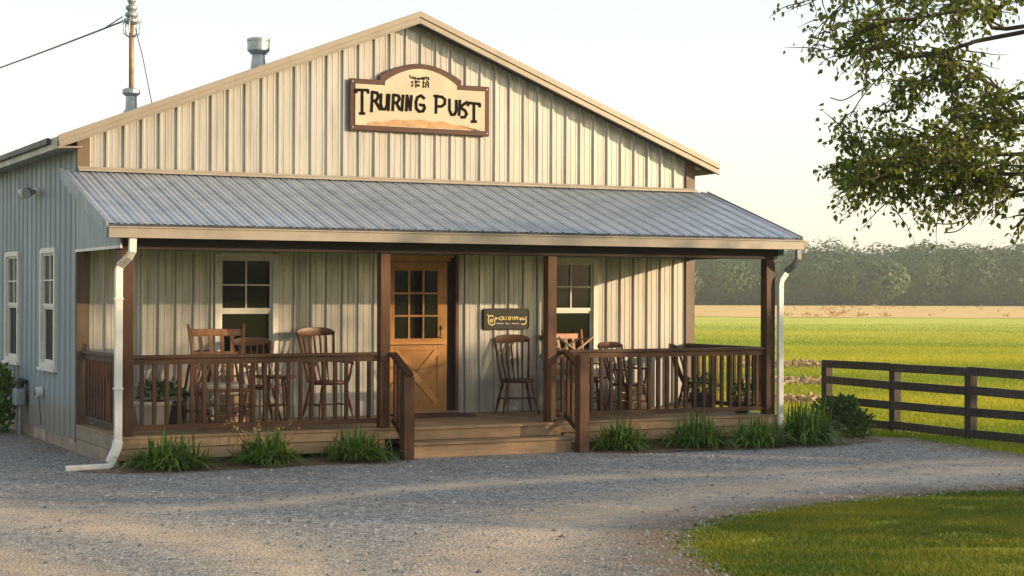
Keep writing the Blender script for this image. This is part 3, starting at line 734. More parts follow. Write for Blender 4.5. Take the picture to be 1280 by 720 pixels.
lb2 = copy_tree(lb); lab(lb2, 'rustic chair turned sideways at the right porch window with pale cushion'); p = PY(722, 470, -.5); lb2.location = (p.x, -.45, DZ); lb2.rotation_euler.z = R(5); lb2.scale = (.95, .95, .88)
# tables
def table(label, rad, hh, mat):
    t = tag(empty('side_table'), label, 'table')
    MB().lathe((0, 0, hh - .03), [(rad - .01, 0), (rad, .006), (rad, .024), (rad - .008, .03)], 24).build('table_top', mat, t)
    for k in range(4):
        a = k * math.pi / 2 + .6; MB().tube([(math.cos(a) * rad * .55, math.sin(a) * rad * .55, hh - .03), (math.cos(a) * rad * .8, math.sin(a) * rad * .8, 0)], [.02, .015], 8).build('leg', mat, t)
    MB().lathe((0, 0, hh * .38), [(rad * .55, 0), (rad * .55, .02)], 20).build('lower_shelf', mat, t)
    return t
t1 = table('round dark wood side table between the two left porch chairs', .25, .60, 'chair_dark'); p = PY(345, 480, -1.0); t1.location = (p.x, -1.0, DZ)
t2 = table('low round side table among the chairs behind the right railing', .24, .5, 'chair'); p = PY(752, 480, -1.0); t2.location = (p.x, -.75, DZ)
# folding stand with crossed pale poles
fd = tag(empty('folding_stand'), 'folding stand with two crossed pale wooden poles above the right railing', 'stand')
p = PY(720, 440, -1.55); fd.location = (p.x, -1.55, DZ)
for s in (-1, 1): MB().tube([(-s * .16, s * .02, .0), (-s * .10, s * .02, .55), (-s * .01, s * .02, .86), (s * .27, s * .02, 1.05)], .016, 8).build('crossed_pole', 'pale_wood', fd, 0, True)
for s in (-1, 1): MB().tube([(-s * .16, .4 + s * .02, .0), (-s * .10, .4 + s * .02, .55), (-s * .01, .4 + s * .02, .86), (s * .27, .4 + s * .02, 1.02)], .016, 8).build('crossed_pole', 'pale_wood', fd, 0, True)
for s in (-1, 1): MB().tube([(s * .265, 0, 1.03), (s * .265, .4, 1.01)], .011, 8).build('bar', 'pale_wood', fd)
# wooden panel leaning inside window
# planters
def leafs(mb, c, rx, ry, rz_, n, size, shell=.3, seed=0, up=0.):
    r_ = random.Random(seed)
    for _ in range(n):
        while True:
            v = Vector((r_.uniform(-1, 1), r_.uniform(-1, 1), r_.uniform(-1, 1)))
            if shell < v.length < 1: break
        p = Vector(c) + Vector((v.x * rx, v.y * ry, v.z * rz_))
        d = (v + Vector((r_.uniform(-.8, .8), r_.uniform(-.8, .8), r_.uniform(-.5, .9) + up))).normalized()
        s = d.cross(Vector((r_.uniform(-1, 1), r_.uniform(-1, 1), r_.uniform(-1, 1)))).normalized(); L_ = size * r_.uniform(.7, 1.3); w_ = L_ * .28
        nn = d.cross(s) * L_ * .1
        mb.add([p, p + d * L_ * .45 + s * w_ + nn, p + d * L_, p + d * L_ * .45 - s * w_ + nn], [(0, 1, 2), (0, 2, 3)], max(.001, r_.random()))
def planter(label, loc, potm, rad, hh, fl=None, seed=1, fr_=.2):
    t = tag(empty('planter', loc), label, 'planter')
    MB().lathe((0, 0, 0), [(rad * .7, 0), (rad * .85, hh * .3), (rad, hh * .85), (rad * 1.06, hh * .88), (rad * 1.06, hh), (rad * .9, hh), (rad * .88, hh - .02)], 20).build('pot', potm, t, 0, True)
    f = MB(); leafs(f, (0, 0, hh + .10), fr_, fr_, .15, 130, .075, .1, seed, .3); f.build('foliage', 'shrub', t)
    if fl:
        f = MB(); leafs(f, (0, 0, hh + .13), fr_ * 1.05, fr_ * 1.05, .15, 40, .035, .7, seed + 9, .6); f.build('blossom', fl, t)
p = PY(190, 500, -1.2); planter('pale clay urn with dark leafy plant at the left end of the porch', (p.x, -1.25, DZ), 'clay', .21, .34, None, 3, .2)
p = PY(880, 500, -1.3); planter('dark pot of small white flowers at the right end of the porch', (p.x, -1.25, DZ), 'pot', .17, .26, 'flowerw', 5, .22)
p = PY(922, 500, -1.5); planter('small dark pot with pale flowers near the right corner post', (p.x, -1.6, DZ), 'pot', .12, .16, 'flowerw', 6, .15)
p = PY(236, 500, -1.6); planter('round dark pot with trailing foliage left of the rustic chair', (p.x - .05, -.9, DZ), 'pot', .17, .3, 'flower', 8, .22)
p = PY(292, 500, -.8)
def crate(label, loc, rz_):
    t = tag(empty('wooden_crate', loc, rz_), label, 'crate', 'pale crates on the porch floor')
    MB().box(-.16, .16, -.13, .13, 0, .02).build('base', 'pale_wood', t)
    for k in range(3):
        z = .01 + k * .115; s = MB()
        s.box(-.175, .175, -.145, -.131, z, z + .095); s.box(-.175, .175, .131, .145, z, z + .095); s.box(-.175, -.161, -.13, .13, z, z + .095); s.box(.161, .175, -.13, .13, z, z + .095)
        s.build('slat_course', 'pale_wood', t, .002)
    return t
crate('pale slatted crate on the porch floor under the left window', (p.x + .15, -.45, DZ), R(5))
p = PY(822, 500, -.4); crate('pale slatted crate on the porch floor beside the armchair at the right', (p.x - .35, -.35, DZ), R(-6))

# ------------------------------------------------------------------ ground
def mat_ground(name, build): pass
# pasture / lawn base
m, nt, b = nodemat('pasture_ground')
v = coords(nt, (1, 1, 1)); vs_ = coords(nt, (.018, .16, .1))
tcn = nt.nodes.new('ShaderNodeTexCoord'); mp2 = nt.nodes.new('ShaderNodeMapping'); mp2.inputs['Rotation'].default_value = (0, 0, YAW + R(4)); mp2.inputs['Scale'].default_value = (.012, .12, .1)
nt.links.new(tcn.outputs['Object'], mp2.inputs[0])
n1 = noise(nt, mp2.outputs[0], 1., 4, .6); n2 = noise(nt, v, 9, 6, .7); n3 = noise(nt, v, .35, 3)
c1 = ramp(nt, n1, [(.30, (.20, .25, .012)), (.5, (.30, .34, .018)), (.7, (.42, .41, .03))])
c2 = mixc(nt, c1, ramp(nt, n2, [(.3, (.55, .6, .5)), (.7, (1.2, 1.15, 1.1))]), .8, 'MULTIPLY')
c3 = mixc(nt, c2, ramp(nt, n3, [(.35, (.75, .85, .8)), (.65, (1.1, 1.05, 1.)), (.8, (1.25, 1.1, 1.)) ]), .6, 'MULTIPLY')
nt.links.new(c3, b.inputs['Base Color']); b.inputs['Roughness'].default_value = .95; b.inputs['Specular IOR Level'].default_value = .1
b.inputs['Sheen Weight'].default_value = .5; b.inputs['Sheen Roughness'].default_value = .5; b.inputs['Sheen Tint'].default_value = (.9, .95, .3, 1)
bump(nt, b, n2, .9, .06); M['ground'] = m
g = MB(); S = 1500; g.add([(-S, -S, 0), (S, -S, 0), (S, S, 0), (-S, S, 0)], [(0, 1, 2, 3)])
tag(g.build('field', 'ground'), kind='structure')
# stubble strip far off
m, nt, b = nodemat('stubble_ground'); n2 = noise(nt, coords(nt, (.05, .05, .05)), 3, 6, .6)
nt.links.new(ramp(nt, n2, [(.3, (.62, .37, .10)), (.7, (.80, .51, .16))]), b.inputs['Base Color']); b.inputs['Roughness'].default_value = .95; M['stubble'] = m
def camd(r, w): # right, forward -> world xy
    return (CX + r * math.cos(YAW) + w * math.sin(YAW), CY - r * math.sin(YAW) + w * math.cos(YAW))
g = MB(); ring = []
for i in range(41):
    t = i / 40; r_ = -260 + 520 * t
    ring.append((*camd(r_, 152 + 3 * math.sin(i * .9) + (8 if r_ < 20 else 0)), .03))
for i in range(41):
    t = i / 40; r_ = 300 - 600 * t
    ring.append((*camd(r_, 420), .03))
g.add(ring, [tuple(range(82))]); tag(g.build('stubble_field', 'stubble'), kind='structure')
# mound behind: terrain at the wood's foot rises a touch on the right
# gravel drive with ragged edges
edge = [(-9, 40), (-7.5, 14), (.2, 13.5), (.2, 0), (9.0, 0), (9.3, -1.4), (10.4, -2.0), (10.75, -2.6), (10.55, -4.1), (10.45, -5.2), (11.2, -6.6), (14, -9.5), (24, -18), (24, -24), (13, -12.6), (9.6, -8.75), (7.9, -7.98), (6.9, -7.85), (5.95, -7.92), (4.6, -8.23), (3.9, -8.45), (3.3, -8.8), (2.85, -9.2), (2.45, -9.85), (2.1, -10.6), (1.6, -12.2), (.6, -15), (-1, -22), (-4, -34), (-30, -34), (-30, 40)]
poly = np.array(edge)
def sdist(X, Y_):
    inside = np.zeros(X.shape, bool); dmin = np.full(X.shape, 1e9)
    n = len(poly)
    for i in range(n):
        x0, y0 = poly[i]; x1, y1 = poly[(i + 1) % n]
        dx, dy = x1 - x0, y1 - y0; t = np.clip(((X - x0) * dx + (Y_ - y0) * dy) / (dx * dx + dy * dy), 0, 1)
        dmin = np.minimum(dmin, np.hypot(X - x0 - t * dx, Y_ - y0 - t * dy))
        c = ((y0 > Y_) != (y1 > Y_)) & (X < (x1 - x0) * (Y_ - y0) / (y1 - y0 + 1e-12) + x0); inside ^= c
    return np.where(inside, dmin, -dmin)
def pline(X, Y_, pts):
    d = np.full(X.shape, 1e9)
    for (x0, y0), (x1, y1) in zip(pts, pts[1:]):
        dx, dy = x1 - x0, y1 - y0; t = np.clip(((X - x0) * dx + (Y_ - y0) * dy) / (dx * dx + dy * dy), 0, 1)
        d = np.minimum(d, np.hypot(X - x0 - t * dx, Y_ - y0 - t * dy))
    return d
def smooth(pts, n=8): return [(v.x, v.y) for v in spline([(a, b_, 0) for a, b_ in pts], n)]
xs_, ys_ = np.arange(-14, 20.01, .12), np.arange(-24, 16.01, .12)
X, Y_ = np.meshgrid(xs_, ys_)
sd = sdist(X, Y_)
gp = lambda px, py: tuple(G(px, py))[:2]
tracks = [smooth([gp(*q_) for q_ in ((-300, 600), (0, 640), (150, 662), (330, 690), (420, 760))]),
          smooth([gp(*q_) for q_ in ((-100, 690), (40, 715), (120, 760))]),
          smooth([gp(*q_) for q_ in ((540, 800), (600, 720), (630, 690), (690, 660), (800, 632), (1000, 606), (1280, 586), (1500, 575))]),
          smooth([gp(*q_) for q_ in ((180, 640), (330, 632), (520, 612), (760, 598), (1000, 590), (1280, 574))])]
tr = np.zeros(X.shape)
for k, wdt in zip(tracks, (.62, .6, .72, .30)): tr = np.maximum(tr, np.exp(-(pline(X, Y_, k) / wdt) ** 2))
dirt = np.exp(-(np.clip(sd, 0, 9) / .60) ** 2)
keep = sd > -.5
idx = -np.ones(X.shape, int); idx[keep] = np.arange(keep.sum())
q4 = np.stack([idx[:-1, :-1], idx[:-1, 1:], idx[1:, 1:], idx[1:, :-1]], -1).reshape(-1, 4); q4 = q4[(q4 >= 0).all(1)]
V = np.stack([X[keep], Y_[keep], np.full(keep.sum(), .008)], 1)
# slight ruts
V[:, 2] += .012 * (1 - tr[keep]) 
m, nt, b = nodemat('gravel')
v = coords(nt)
vo = N(nt, 'ShaderNodeTexVoronoi', Scale=34.); nt.links.new(v, vo.inputs['Vector'])
vo2 = N(nt, 'ShaderNodeTexVoronoi', Scale=75.); nt.links.new(v, vo2.inputs['Vector'])
sep = nt.nodes.new('ShaderNodeSeparateColor'); nt.links.new(vo.outputs['Color'], sep.inputs[0])
sep2 = nt.nodes.new('ShaderNodeSeparateColor'); nt.links.new(vo2.outputs['Color'], sep2.inputs[0])
cA = ramp(nt, sep.outputs[0], [(0, (.06, .058, .056)), (.4, (.17, .165, .16)), (.75, (.31, .30, .285)), (1, (.60, .58, .55))])
cB = ramp(nt, sep2.outputs[0], [(0, (.08, .078, .075)), (.6, (.23, .225, .215)), (1, (.52, .50, .47))])
cst = mixc(nt, cA, cB, .5)
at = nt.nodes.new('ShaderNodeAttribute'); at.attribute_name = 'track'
ad = nt.nodes.new('ShaderNodeAttribute'); ad.attribute_name = 'dirt'
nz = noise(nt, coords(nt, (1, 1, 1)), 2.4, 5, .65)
nzs = noise(nt, coords(nt, (1, 1, 1)), .5, 3, .6)
def math_(op, a, b_, clamp=False):
    n = nt.nodes.new('ShaderNodeMath'); n.operation = op; n.use_clamp = clamp
    for i, v_ in enumerate((a, b_)):
        if hasattr(v_, 'node'): nt.links.new(v_, n.inputs[i])
        else: n.inputs[i].default_value = v_
    return n.outputs[0]
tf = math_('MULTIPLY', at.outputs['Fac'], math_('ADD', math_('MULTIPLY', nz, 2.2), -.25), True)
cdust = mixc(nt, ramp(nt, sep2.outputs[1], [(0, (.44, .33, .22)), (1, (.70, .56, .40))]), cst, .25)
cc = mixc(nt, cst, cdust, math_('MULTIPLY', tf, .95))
df = math_('MULTIPLY', ad.outputs['Fac'], math_('ADD', math_('MULTIPLY', nz, 1.8), -.1), True)
cc = mixc(nt, cc, ramp(nt, sep2.outputs[2], [(0, (.11, .07, .04)), (1, (.27, .18, .11))]), df)
cc = mixc(nt, cc, ramp(nt, nzs, [(.3, (.82, .80, .78)), (.7, (1.12, 1.12, 1.12))]), .9, 'MULTIPLY')
nt.links.new(cc, b.inputs['Base Color']); b.inputs['Roughness'].default_value = .9; b.inputs['Specular IOR Level'].default_value = .25
hh_ = math_('ADD', vo.outputs['Distance'], math_('MULTIPLY', vo2.outputs['Distance'], .5))
n = N(nt, 'ShaderNodeBump', Strength=.8, Distance=.02); n.invert = True; nt.links.new(hh_, n.inputs['Height']); nt.links.new(n.outputs[0], b.inputs['Normal'])
ae = nt.nodes.new('ShaderNodeAttribute'); ae.attribute_name = 'edge'
cut = math_('GREATER_THAN', math_('ADD', ae.outputs['Fac'], math_('MULTIPLY', math_('SUBTRACT', noise(nt, coords(nt), 5, 6, .75), .5), .9)), 0.)
tb = nt.nodes.new('ShaderNodeBsdfTransparent'); mx = nt.nodes.new('ShaderNodeMixShader'); nt.links.new(cut, mx.inputs[0]); nt.links.new(tb.outputs[0], mx.inputs[1]); nt.links.new(b.outputs[0], mx.inputs[2])
nt.links.new(mx.outputs[0], nt.nodes['Material Output'].inputs[0]); M['gravel'] = m
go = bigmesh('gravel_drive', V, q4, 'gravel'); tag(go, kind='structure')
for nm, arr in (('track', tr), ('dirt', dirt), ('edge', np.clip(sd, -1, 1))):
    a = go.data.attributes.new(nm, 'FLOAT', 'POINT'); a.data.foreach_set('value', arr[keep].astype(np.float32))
# soil bed under the plants
g = MB()
def blob(x0, x1, y0, y1, z, n=40):
    pts = []
    for i in range(n):
        t = i / n * 2 * math.pi; cx_, cy_ = (x0 + x1) / 2, (y0 + y1) / 2
        k = (abs(math.cos(t)) ** 4 + abs(math.sin(t)) ** 4) ** -.25
        pts.append((cx_ + (x1 - x0) / 2 * math.cos(t) * k + random.uniform(-.05, .05), cy_ + (y1 - y0) / 2 * math.sin(t) * k + random.uniform(-.05, .05), z))
    c = ((x0 + x1) / 2, (y0 + y1) / 2, z + .03); g.add(pts + [c], [(i, (i + 1) % n, n) for i in range(n)])
blob(-.45, 3.2, -2.72, -1.3, .026); blob(5.75, 10.3, -3.05, -1.2, .026)
tag(g.build('garden_bed', 'soil'), kind='structure')
# loose stones -------------------------------------------------------------------
def infr(P3, pad=.05):
    d = P3 - np.array([CX, CY, CZ]); r = d[:, 0] * math.cos(YAW) - d[:, 1] * math.sin(YAW); w = d[:, 0] * math.sin(YAW) + d[:, 1] * math.cos(YAW)
    return (w > 5) & (np.abs(r / w) < .2973 + pad)
n = 150000
Pp = np.stack([rng.uniform(-5, 13, n), rng.uniform(-13.2, 0, n), np.zeros(n)], 1)
Pp = np.concatenate([Pp, np.stack([rng.uniform(-4, 0, 14000), rng.uniform(-2, 8, 14000), np.zeros(14000)], 1)])
s_ = sdist(Pp[:, 0], Pp[:, 1]); trk = np.zeros(len(Pp))
for k, wdt in zip(tracks, (.62, .6, .72, .30)): trk = np.maximum(trk, np.exp(-(pline(Pp[:, 0], Pp[:, 1], k) / wdt) ** 2))
kp = infr(Pp) & (s_ > -.12) & (rng.random(len(Pp)) > trk * .9) & ~((Pp[:, 0] > 0) & (Pp[:, 0] < 8.9) & (Pp[:, 1] > -2.45))
Pp = Pp[kp][:62000]; trk = trk[kp][:62000]; n = len(Pp)
oct_ = np.array([(1, 0, 0), (0, 1, 0), (-1, 0, 0), (0, -1, 0), (0, 0, 1)], float)
sz = rng.gamma(3, .0034, n).clip(.004, .034)
ang = rng.random(n) * 6.28; vv = oct_[None] * (1 + rng.uniform(-.35, .35, (n, 5, 1))); vv[:, :, 2] *= .7
ca, sa = np.cos(ang)[:, None], np.sin(ang)[:, None]
x_ = vv[..., 0] * ca - vv[..., 1] * sa; y_ = vv[..., 0] * sa + vv[..., 1] * ca
vv = np.stack([x_, y_, vv[..., 2]], -1) * sz[:, None, None] + Pp[:, None, :]; vv[..., 2] += .016 - .010 * trk[:, None]
fc = np.array([(0, 1, 4), (1, 2, 4), (2, 3, 4), (3, 0, 4)])
m, nt, b = nodemat('loose_stone'); at = nt.nodes.new('ShaderNodeAttribute'); at.attribute_name = 'rnd'
nt.links.new(ramp(nt, at.outputs['Fac'], [(0, (.09, .085, .08)), (.4, (.18, .172, .165)), (.8, (.29, .28, .265)), (.93, (.36, .30, .24)), (1, (.42, .41, .39))]), b.inputs['Base Color']); b.inputs['Roughness'].default_value = .85; M['pebble'] = m
o = bigmesh('gravel_stones', vv.reshape(-1, 3), (fc[None] + 5 * np.arange(n)[:, None, None]).reshape(-1, 3), 'pebble', np.repeat(rng.random(n), 5))
tag(o, 'loose grey gravel stones scattered over the drive', 'gravel', kind='stuff')
# grass ---------------------------------------------------------------------------
def blades(name, Pp, hgt, wid, mat, label, lean=.5):
    n = len(Pp); a = rng.random(n) * 6.283; h = hgt * rng.uniform(.5, 1.3, n); w = wid * rng.uniform(.7, 1.3, n)
    d = np.stack([np.cos(a), np.sin(a), np.zeros(n)], 1); sdv = np.stack([-np.sin(a), np.cos(a), np.zeros(n)], 1)
    ln = rng.uniform(.1, 1, n)[:, None] * lean
    b0 = Pp - sdv * w[:, None] / 2; b1_ = Pp + sdv * w[:, None] / 2
    mid = Pp + d * ln * h[:, None] * .35 + np.array([0, 0, 1]) * h[:, None] * .6
    m0, m1 = mid - sdv * w[:, None] * .38, mid + sdv * w[:, None] * .38
    tip = Pp + d * ln * h[:, None] + np.array([0, 0, 1]) * h[:, None] * (1 - .25 * ln)
    V = np.stack([b0, b1_, m1, m0, tip], 1).reshape(-1, 3)
    base = 5 * np.arange(n)[:, None, None]; F_ = (np.array([(0, 1, 2), (0, 2, 3), (3, 2, 4)])[None] + base).reshape(-1, 3)
    patch = .45 + .3 * np.sin(Pp[:, 0] * 1.3 + np.sin(Pp[:, 1] * .9) * 2) * np.sin(Pp[:, 1] * 1.1 + 1) + .2 * np.sin(Pp[:, 0] * 3.7 + 2.1 * np.sin(Pp[:, 1] * 2.9)) * np.sin(Pp[:, 1] * 4.3 + Pp[:, 0])
    if name == 'pasture_grass':
        wv = (Pp[:, 0] - CX) * math.sin(YAW + .07) + (Pp[:, 1] - CY) * math.cos(YAW + .07); lw = np.log(np.maximum(wv, 1)) * 13
        patch = .45 + .30 * np.sin(lw + .8 * np.sin(Pp[:, 0] * .13)) + .18 * np.sin(lw * 2.7 + np.sin(Pp[:, 0] * .31))
    r_ = np.clip(patch + rng.uniform(-.35, .35, n), 0, 1)
    o = bigmesh(name, V, F_, mat, np.repeat(r_, 5)); tag(o, label, 'grass', kind='stuff'); return o
n = 480000
Pp = np.stack([rng.uniform(1.2, 13.5, n), rng.uniform(-14.5, -7.2, n), np.zeros(n)], 1)
s_ = sdist(Pp[:, 0], Pp[:, 1]); bare = (np.sin(Pp[:, 0] * 3.1 + 2 * np.sin(Pp[:, 1] * 2.3)) * np.sin(Pp[:, 1] * 3.7 + Pp[:, 0]) > .72)
kp = infr(Pp) & (s_ < np.where(rng.random(n) < .12, rng.normal(.1, .22, n), rng.normal(-.10, .12, n))) & ~(bare & (rng.random(n) < .75))
print('lawn blades', kp.sum())
blades('lawn_grass', Pp[kp][:190000], .045, .0065, 'grass', 'short green lawn grass in the foreground corner beside the drive', .8)
n = 560000
u = rng.random(n); ww = 21 * (120 / 21) ** u; rr = rng.uniform(.07, .32, n) * ww
Pp = np.stack([CX + rr * math.cos(YAW) + ww * math.sin(YAW), CY - rr * math.sin(YAW) + ww * math.cos(YAW), np.zeros(n)], 1)
s_ = sdist(Pp[:, 0], Pp[:, 1]); kp = (s_ < rng.normal(-.08, .1, n)) & ~((Pp[:, 0] > -.3) & (Pp[:, 0] < 9.4) & (Pp[:, 1] > -3.2) & (Pp[:, 1] < 13.5))
kp &= rng.random(n) < np.clip(1.25 - ww / 115, .0, 1)
Pp = Pp[kp][:230000]
o = blades('pasture_grass', Pp, .085, .016, 'fieldgrass', 'bright green pasture grass growing behind the fence', .7)
# left background verge
n = 16000
Pp = np.stack([rng.uniform(-12, -7.4, n), rng.uniform(2, 26, n), np.zeros(n)], 1)

# ------------------------------------------------------------------ plants along the porch
def lily(label, loc, wd, hh, n, seed, buds=False):
    wd *= 1.08; hh *= .74
    r_ = random.Random(seed); t = tag(empty('daylily_clump', loc), label, 'plant', 'grassy clumps planted along the porch')
    f = MB()
    for _ in range(n):
        a = r_.uniform(0, 6.283); L_ = hh * r_.uniform(.7, 1.5); out = wd * .5 * (r_.random() ** .7) * 1.25; w_ = r_.uniform(.012, .026)
        b0 = Vector((r_.gauss(0, wd * .13), r_.gauss(0, wd * .10), 0)); d = Vector((math.cos(a), math.sin(a), 0)); s = Vector((-d.y, d.x, 0)); rn = max(.001, r_.random())
        vs = []; m_ = 6; droop = r_.uniform(.2, 1.)
        for k in range(m_ + 1):
            q_ = k / m_; ro = out / (wd * .62); z = L_ * (q_ * (1.40 - .30 * ro) - q_ ** 2 * (.35 + .95 * ro * (.5 + droop * .6))); x = out * q_ ** (1.2 - .4 * ro); z = max(z, .01)
            wk = w_ * (1 - q_ ** 2.5) * (.7 + .6 * min(1, q_ * 3)) + .0008
            c = b0 + d * x + Vector((0, 0, z)); vs += [c - s * wk / 2, c + s * wk / 2]
        f.add(vs, [(2 * k, 2 * k + 1, 2 * k + 3, 2 * k + 2) for k in range(m_)], rn)
    f.build('foliage', 'lily', t)
    if buds:
        b_ = MB(); s_ = MB()
        for _ in range(11):
            x, y = r_.uniform(-.5, .5) * wd, r_.uniform(-.3, .3) * wd; h_ = hh * r_.uniform(1.1, 1.5)
            s_.tube([(x * .3, y * .3, 0), (x * .7, y * .7, h_ * .6), (x, y, h_)], .003, 4)
            leafs(b_, (x, y, h_), .03, .03, .025, 6, .03, .0, r_.randint(0, 999), .4)
        s_.build('flower_stalk', 'lily', t); b_.build('blossom', 'flower', t)
    return t
lily('low grassy clump closest to the white downspout at the porch corner', (.50, -2.40, .03), .92, .44, 520, 1)
lily('grassy clump with thin yellowish flower stalks below the left window', (1.60, -2.42, .03), .80, .44, 460, 2, True)
lily('dense green clump just left of the porch steps', (2.72, -2.44, .03), .86, .42, 480, 3)
lily('round grassy clump just right of the stair newel post', (6.22, -2.50, .03), .78, .46, 460, 4)
lily('tall grassy clump below the middle of the right railing', (7.28, -2.62, .03), .92, .52, 520, 5)
lily('spiky arching clump before the dark gap under the right porch end', (8.05, -2.85, .03), .92, .48, 330, 6)
lily('largest full green clump at the foot of the right downspout', (8.95, -2.70, .03), .98, .66, 620, 7)
sh = tag(empty('leafy_shrub', (9.95, -2.15, .02)), 'dark broad-leaved shrub beside the first fence post', 'shrub')
f = MB()
for cx_, cy_, cz_, r_ in ((0, 0, .28, .30), (.16, -.1, .18, .25), (-.15, .1, .36, .22), (.28, .02, .12, .18), (-.05, -.12, .45, .15)): leafs(f, (cx_, cy_, cz_), r_, r_, r_ * .9, 300, .07, .35, int(cx_ * 100) + 50, .3)
f.build('foliage', 'shrub', sh)
s = MB()
for k in range(9): a = k * .7; s.tube([(0, 0, 0), (math.cos(a) * .12, math.sin(a) * .12, .2), (math.cos(a) * .25, math.sin(a) * .25, .42)], [.008, .006, .003], 5)
s.build('stem', 'bark', sh)
# shrub and bench along the side wall
sb = tag(empty('side_shrub', (-.36, 3.70, 0)), 'upright feathery green bush growing against the side wall', 'shrub')
f = MB()
for cx_, cy_, cz_, r_ in ((0, 0, .45, .34), (-.1, -.1, .25, .36), (.05, .1, .72, .24), (-.15, .2, .6, .22)): leafs(f, (cx_, cy_, cz_), r_, r_, r_, 420, .09, .2, int(cz_ * 100), 1.)
f.build('foliage', 'lily', sb); MB().tube([(0, 0, 0), (.02, 0, .7)], [.02, .008], 6).build('stem', 'bark', sb)
bn = tag(empty('stone_bench', (-.80, 3.25, 0), R(10)), 'pale stone garden bench at the left edge before the bush', 'bench')
MB().box(-.40, .34, -.17, .17, .36, .43).build('seat', 'stone', bn, .015)
for x in (-.28, .22): MB().prism([(x - .07, 0), (x + .07, 0), (x + .045, .18), (x + .06, .357), (x - .06, .357), (x - .045, .18)], -.11, .11).build('leg', 'stone', bn, .01)

# ------------------------------------------------------------------ fence
A = Vector((11.21, -.15, 0)); B = Vector((11.17, -1.78, 0)); Cc = Vector((11.23, -3.28, 0))
posts = [A, B, Cc, Vector((11.24, -4.9, 0)), Vector((11.3, -6.5, 0)), Vector((12.4, -7.7, 0))]
fe = tag(empty('board_fence', A), 'dark weathered four-board fence standing beside the drive before the pasture', 'fence')
for i, p in enumerate(posts):
    q_ = p - A; MB().box(q_.x - .062, q_.x + .062, q_.y - .06, q_.y + .06, -.1, 1.0 + random.uniform(-.015, .015)).build('post', 'fence', fe, .008)
for a_, b_ in zip(posts, posts[1:]):
    for z in (.955, .70, .42, .13):
        d = (b_ - a_).normalized(); off = Vector((-.08, 0, 0)) if True else 0
        j1, j2 = random.uniform(-.012, .012), random.uniform(-.012, .012)
        b__ = MB().bar(a_ - A + off + Vector((0, 0, z + j1)) + d * .012, b_ - A + off + Vector((0, 0, z + j2)) - d * .012, .028, .115).build('rail', 'fence_x' if 0 else 'fence', fe, .004)

# rubble rows left of the fence
def rubble(y0, y1, py, n, seed, label):
    r_ = random.Random(seed); mb = MB()
    for _ in range(n):
        p = G(r_.uniform(y0, y1), py + r_.gauss(0, 1.6)); s = r_.uniform(.02, .075)
        ax = Vector((r_.uniform(-1, 1), r_.uniform(-1, 1), r_.uniform(-.3, .3))).normalized(); b_ = ax.cross(Vector((0, 0, 1))).normalized(); c = ax.cross(b_)
        mb.obox(p + Vector((0, 0, s * r_.uniform(.3, 1.6))), ax * s * r_.uniform(.6, 1.6), b_ * s * r_.uniform(.4, .8), c * s * .5, max(.001, r_.random()))
    o = mb.build('field_rubble', 'straw', None, .01); tag(o, label, 'rubble', kind='stuff')
rubble(925, 1032, 458, 700, 1, 'farthest row of pale brown rubble and dry stalks in the pasture')
rubble(925, 1034, 480, 560, 2, 'middle row of pale brown rubble and dry stalks in the pasture')
rubble(925, 1034, 504, 520, 3, 'nearest row of pale brown rubble in the pasture by the fence end')
# dry weeds on the stubble edge
r_ = random.Random(4); mb = MB()
for _ in range(45):
    px = r_.uniform(975, 1290) if r_.random() < .8 else r_.uniform(975, 1100); py = r_.choice([r_.uniform(387, 391), r_.gauss(396.5, .4), r_.gauss(386, .6)])
    p = G(px, py); s = r_.uniform(.15, .6)
    leafs(mb, p + Vector((0, 0, s * .4)), s * 1.2, s * .6, s * .5, 14, s * .7, 0, r_.randint(0, 9999), .8)
tag(mb.build('dry_weeds', 'straw'), 'scattered dry weeds along the edge of the far stubble field', 'weeds', kind='stuff')

# ------------------------------------------------------------------ far woodland
CJ = .45; VV, FF, RR = [], [], []; off = 0
def crown(cx_, cy_, rad, hh, nfac, fs_):
    global off
    lobes = rng.normal(0, 1, (7, 3)); lobes /= np.linalg.norm(lobes, axis=1)[:, None]
    u = rng.normal(0, 1, (nfac, 3)); u /= np.linalg.norm(u, axis=1)[:, None]
    bulge = 1 + .30 * np.max(u @ lobes.T, axis=1) ** 3 * 1.3 + rng.normal(0, .05, nfac) - .1
    c = u * bulge[:, None] * np.array([rad, rad, hh * .5]) + np.array([cx_, cy_, hh * .52]); c[:, 2] = np.maximum(c[:, 2], .1)
    nrm = u + rng.normal(0, CJ, (nfac, 3)); nrm /= np.linalg.norm(nrm, axis=1)[:, None]
    t1 = np.cross(nrm, rng.normal(0, 1, (nfac, 3))); t1 /= np.linalg.norm(t1, axis=1)[:, None]; t2 = np.cross(nrm, t1)
    s = (fs_ * rng.uniform(.5, 1.5, nfac))[:, None]
    V = np.stack([c - t1 * s, c + t2 * s * .8, c + t1 * s, c - t2 * s * .8], 1).reshape(-1, 3)
    VV.append(V); FF.append(np.arange(nfac * 4).reshape(-1, 4) + off); RR.append(np.repeat(np.clip(rng.uniform(.2, .55) + rng.random(nfac) * .35, 0, 1), 4)); off += nfac * 4
CJ = .22
for i in range(64):
    r__ = -12 + 150 * (i + rng.uniform(-.4, .4)) / 64; w__ = 352 + rng.uniform(-7, 12); x, y = camd(r__, w__)
    crown(x, y, rng.uniform(5.5, 10.), rng.uniform(7., 11.6), 2900, .30)
for i in range(90):
    r__ = rng.uniform(-14, 145); w__ = rng.uniform(372, 415); x, y = camd(r__, w__)
    crown(x, y, rng.uniform(5, 8.5), rng.uniform(10., 12.2), 1300, .36)
for i in range(22):
    r__ = rng.uniform(48, 125); x, y = camd(r__, 392); crown(x, y, rng.uniform(1.5, 3), rng.uniform(12.3, 13.6), 260, .35)
CJ = .45
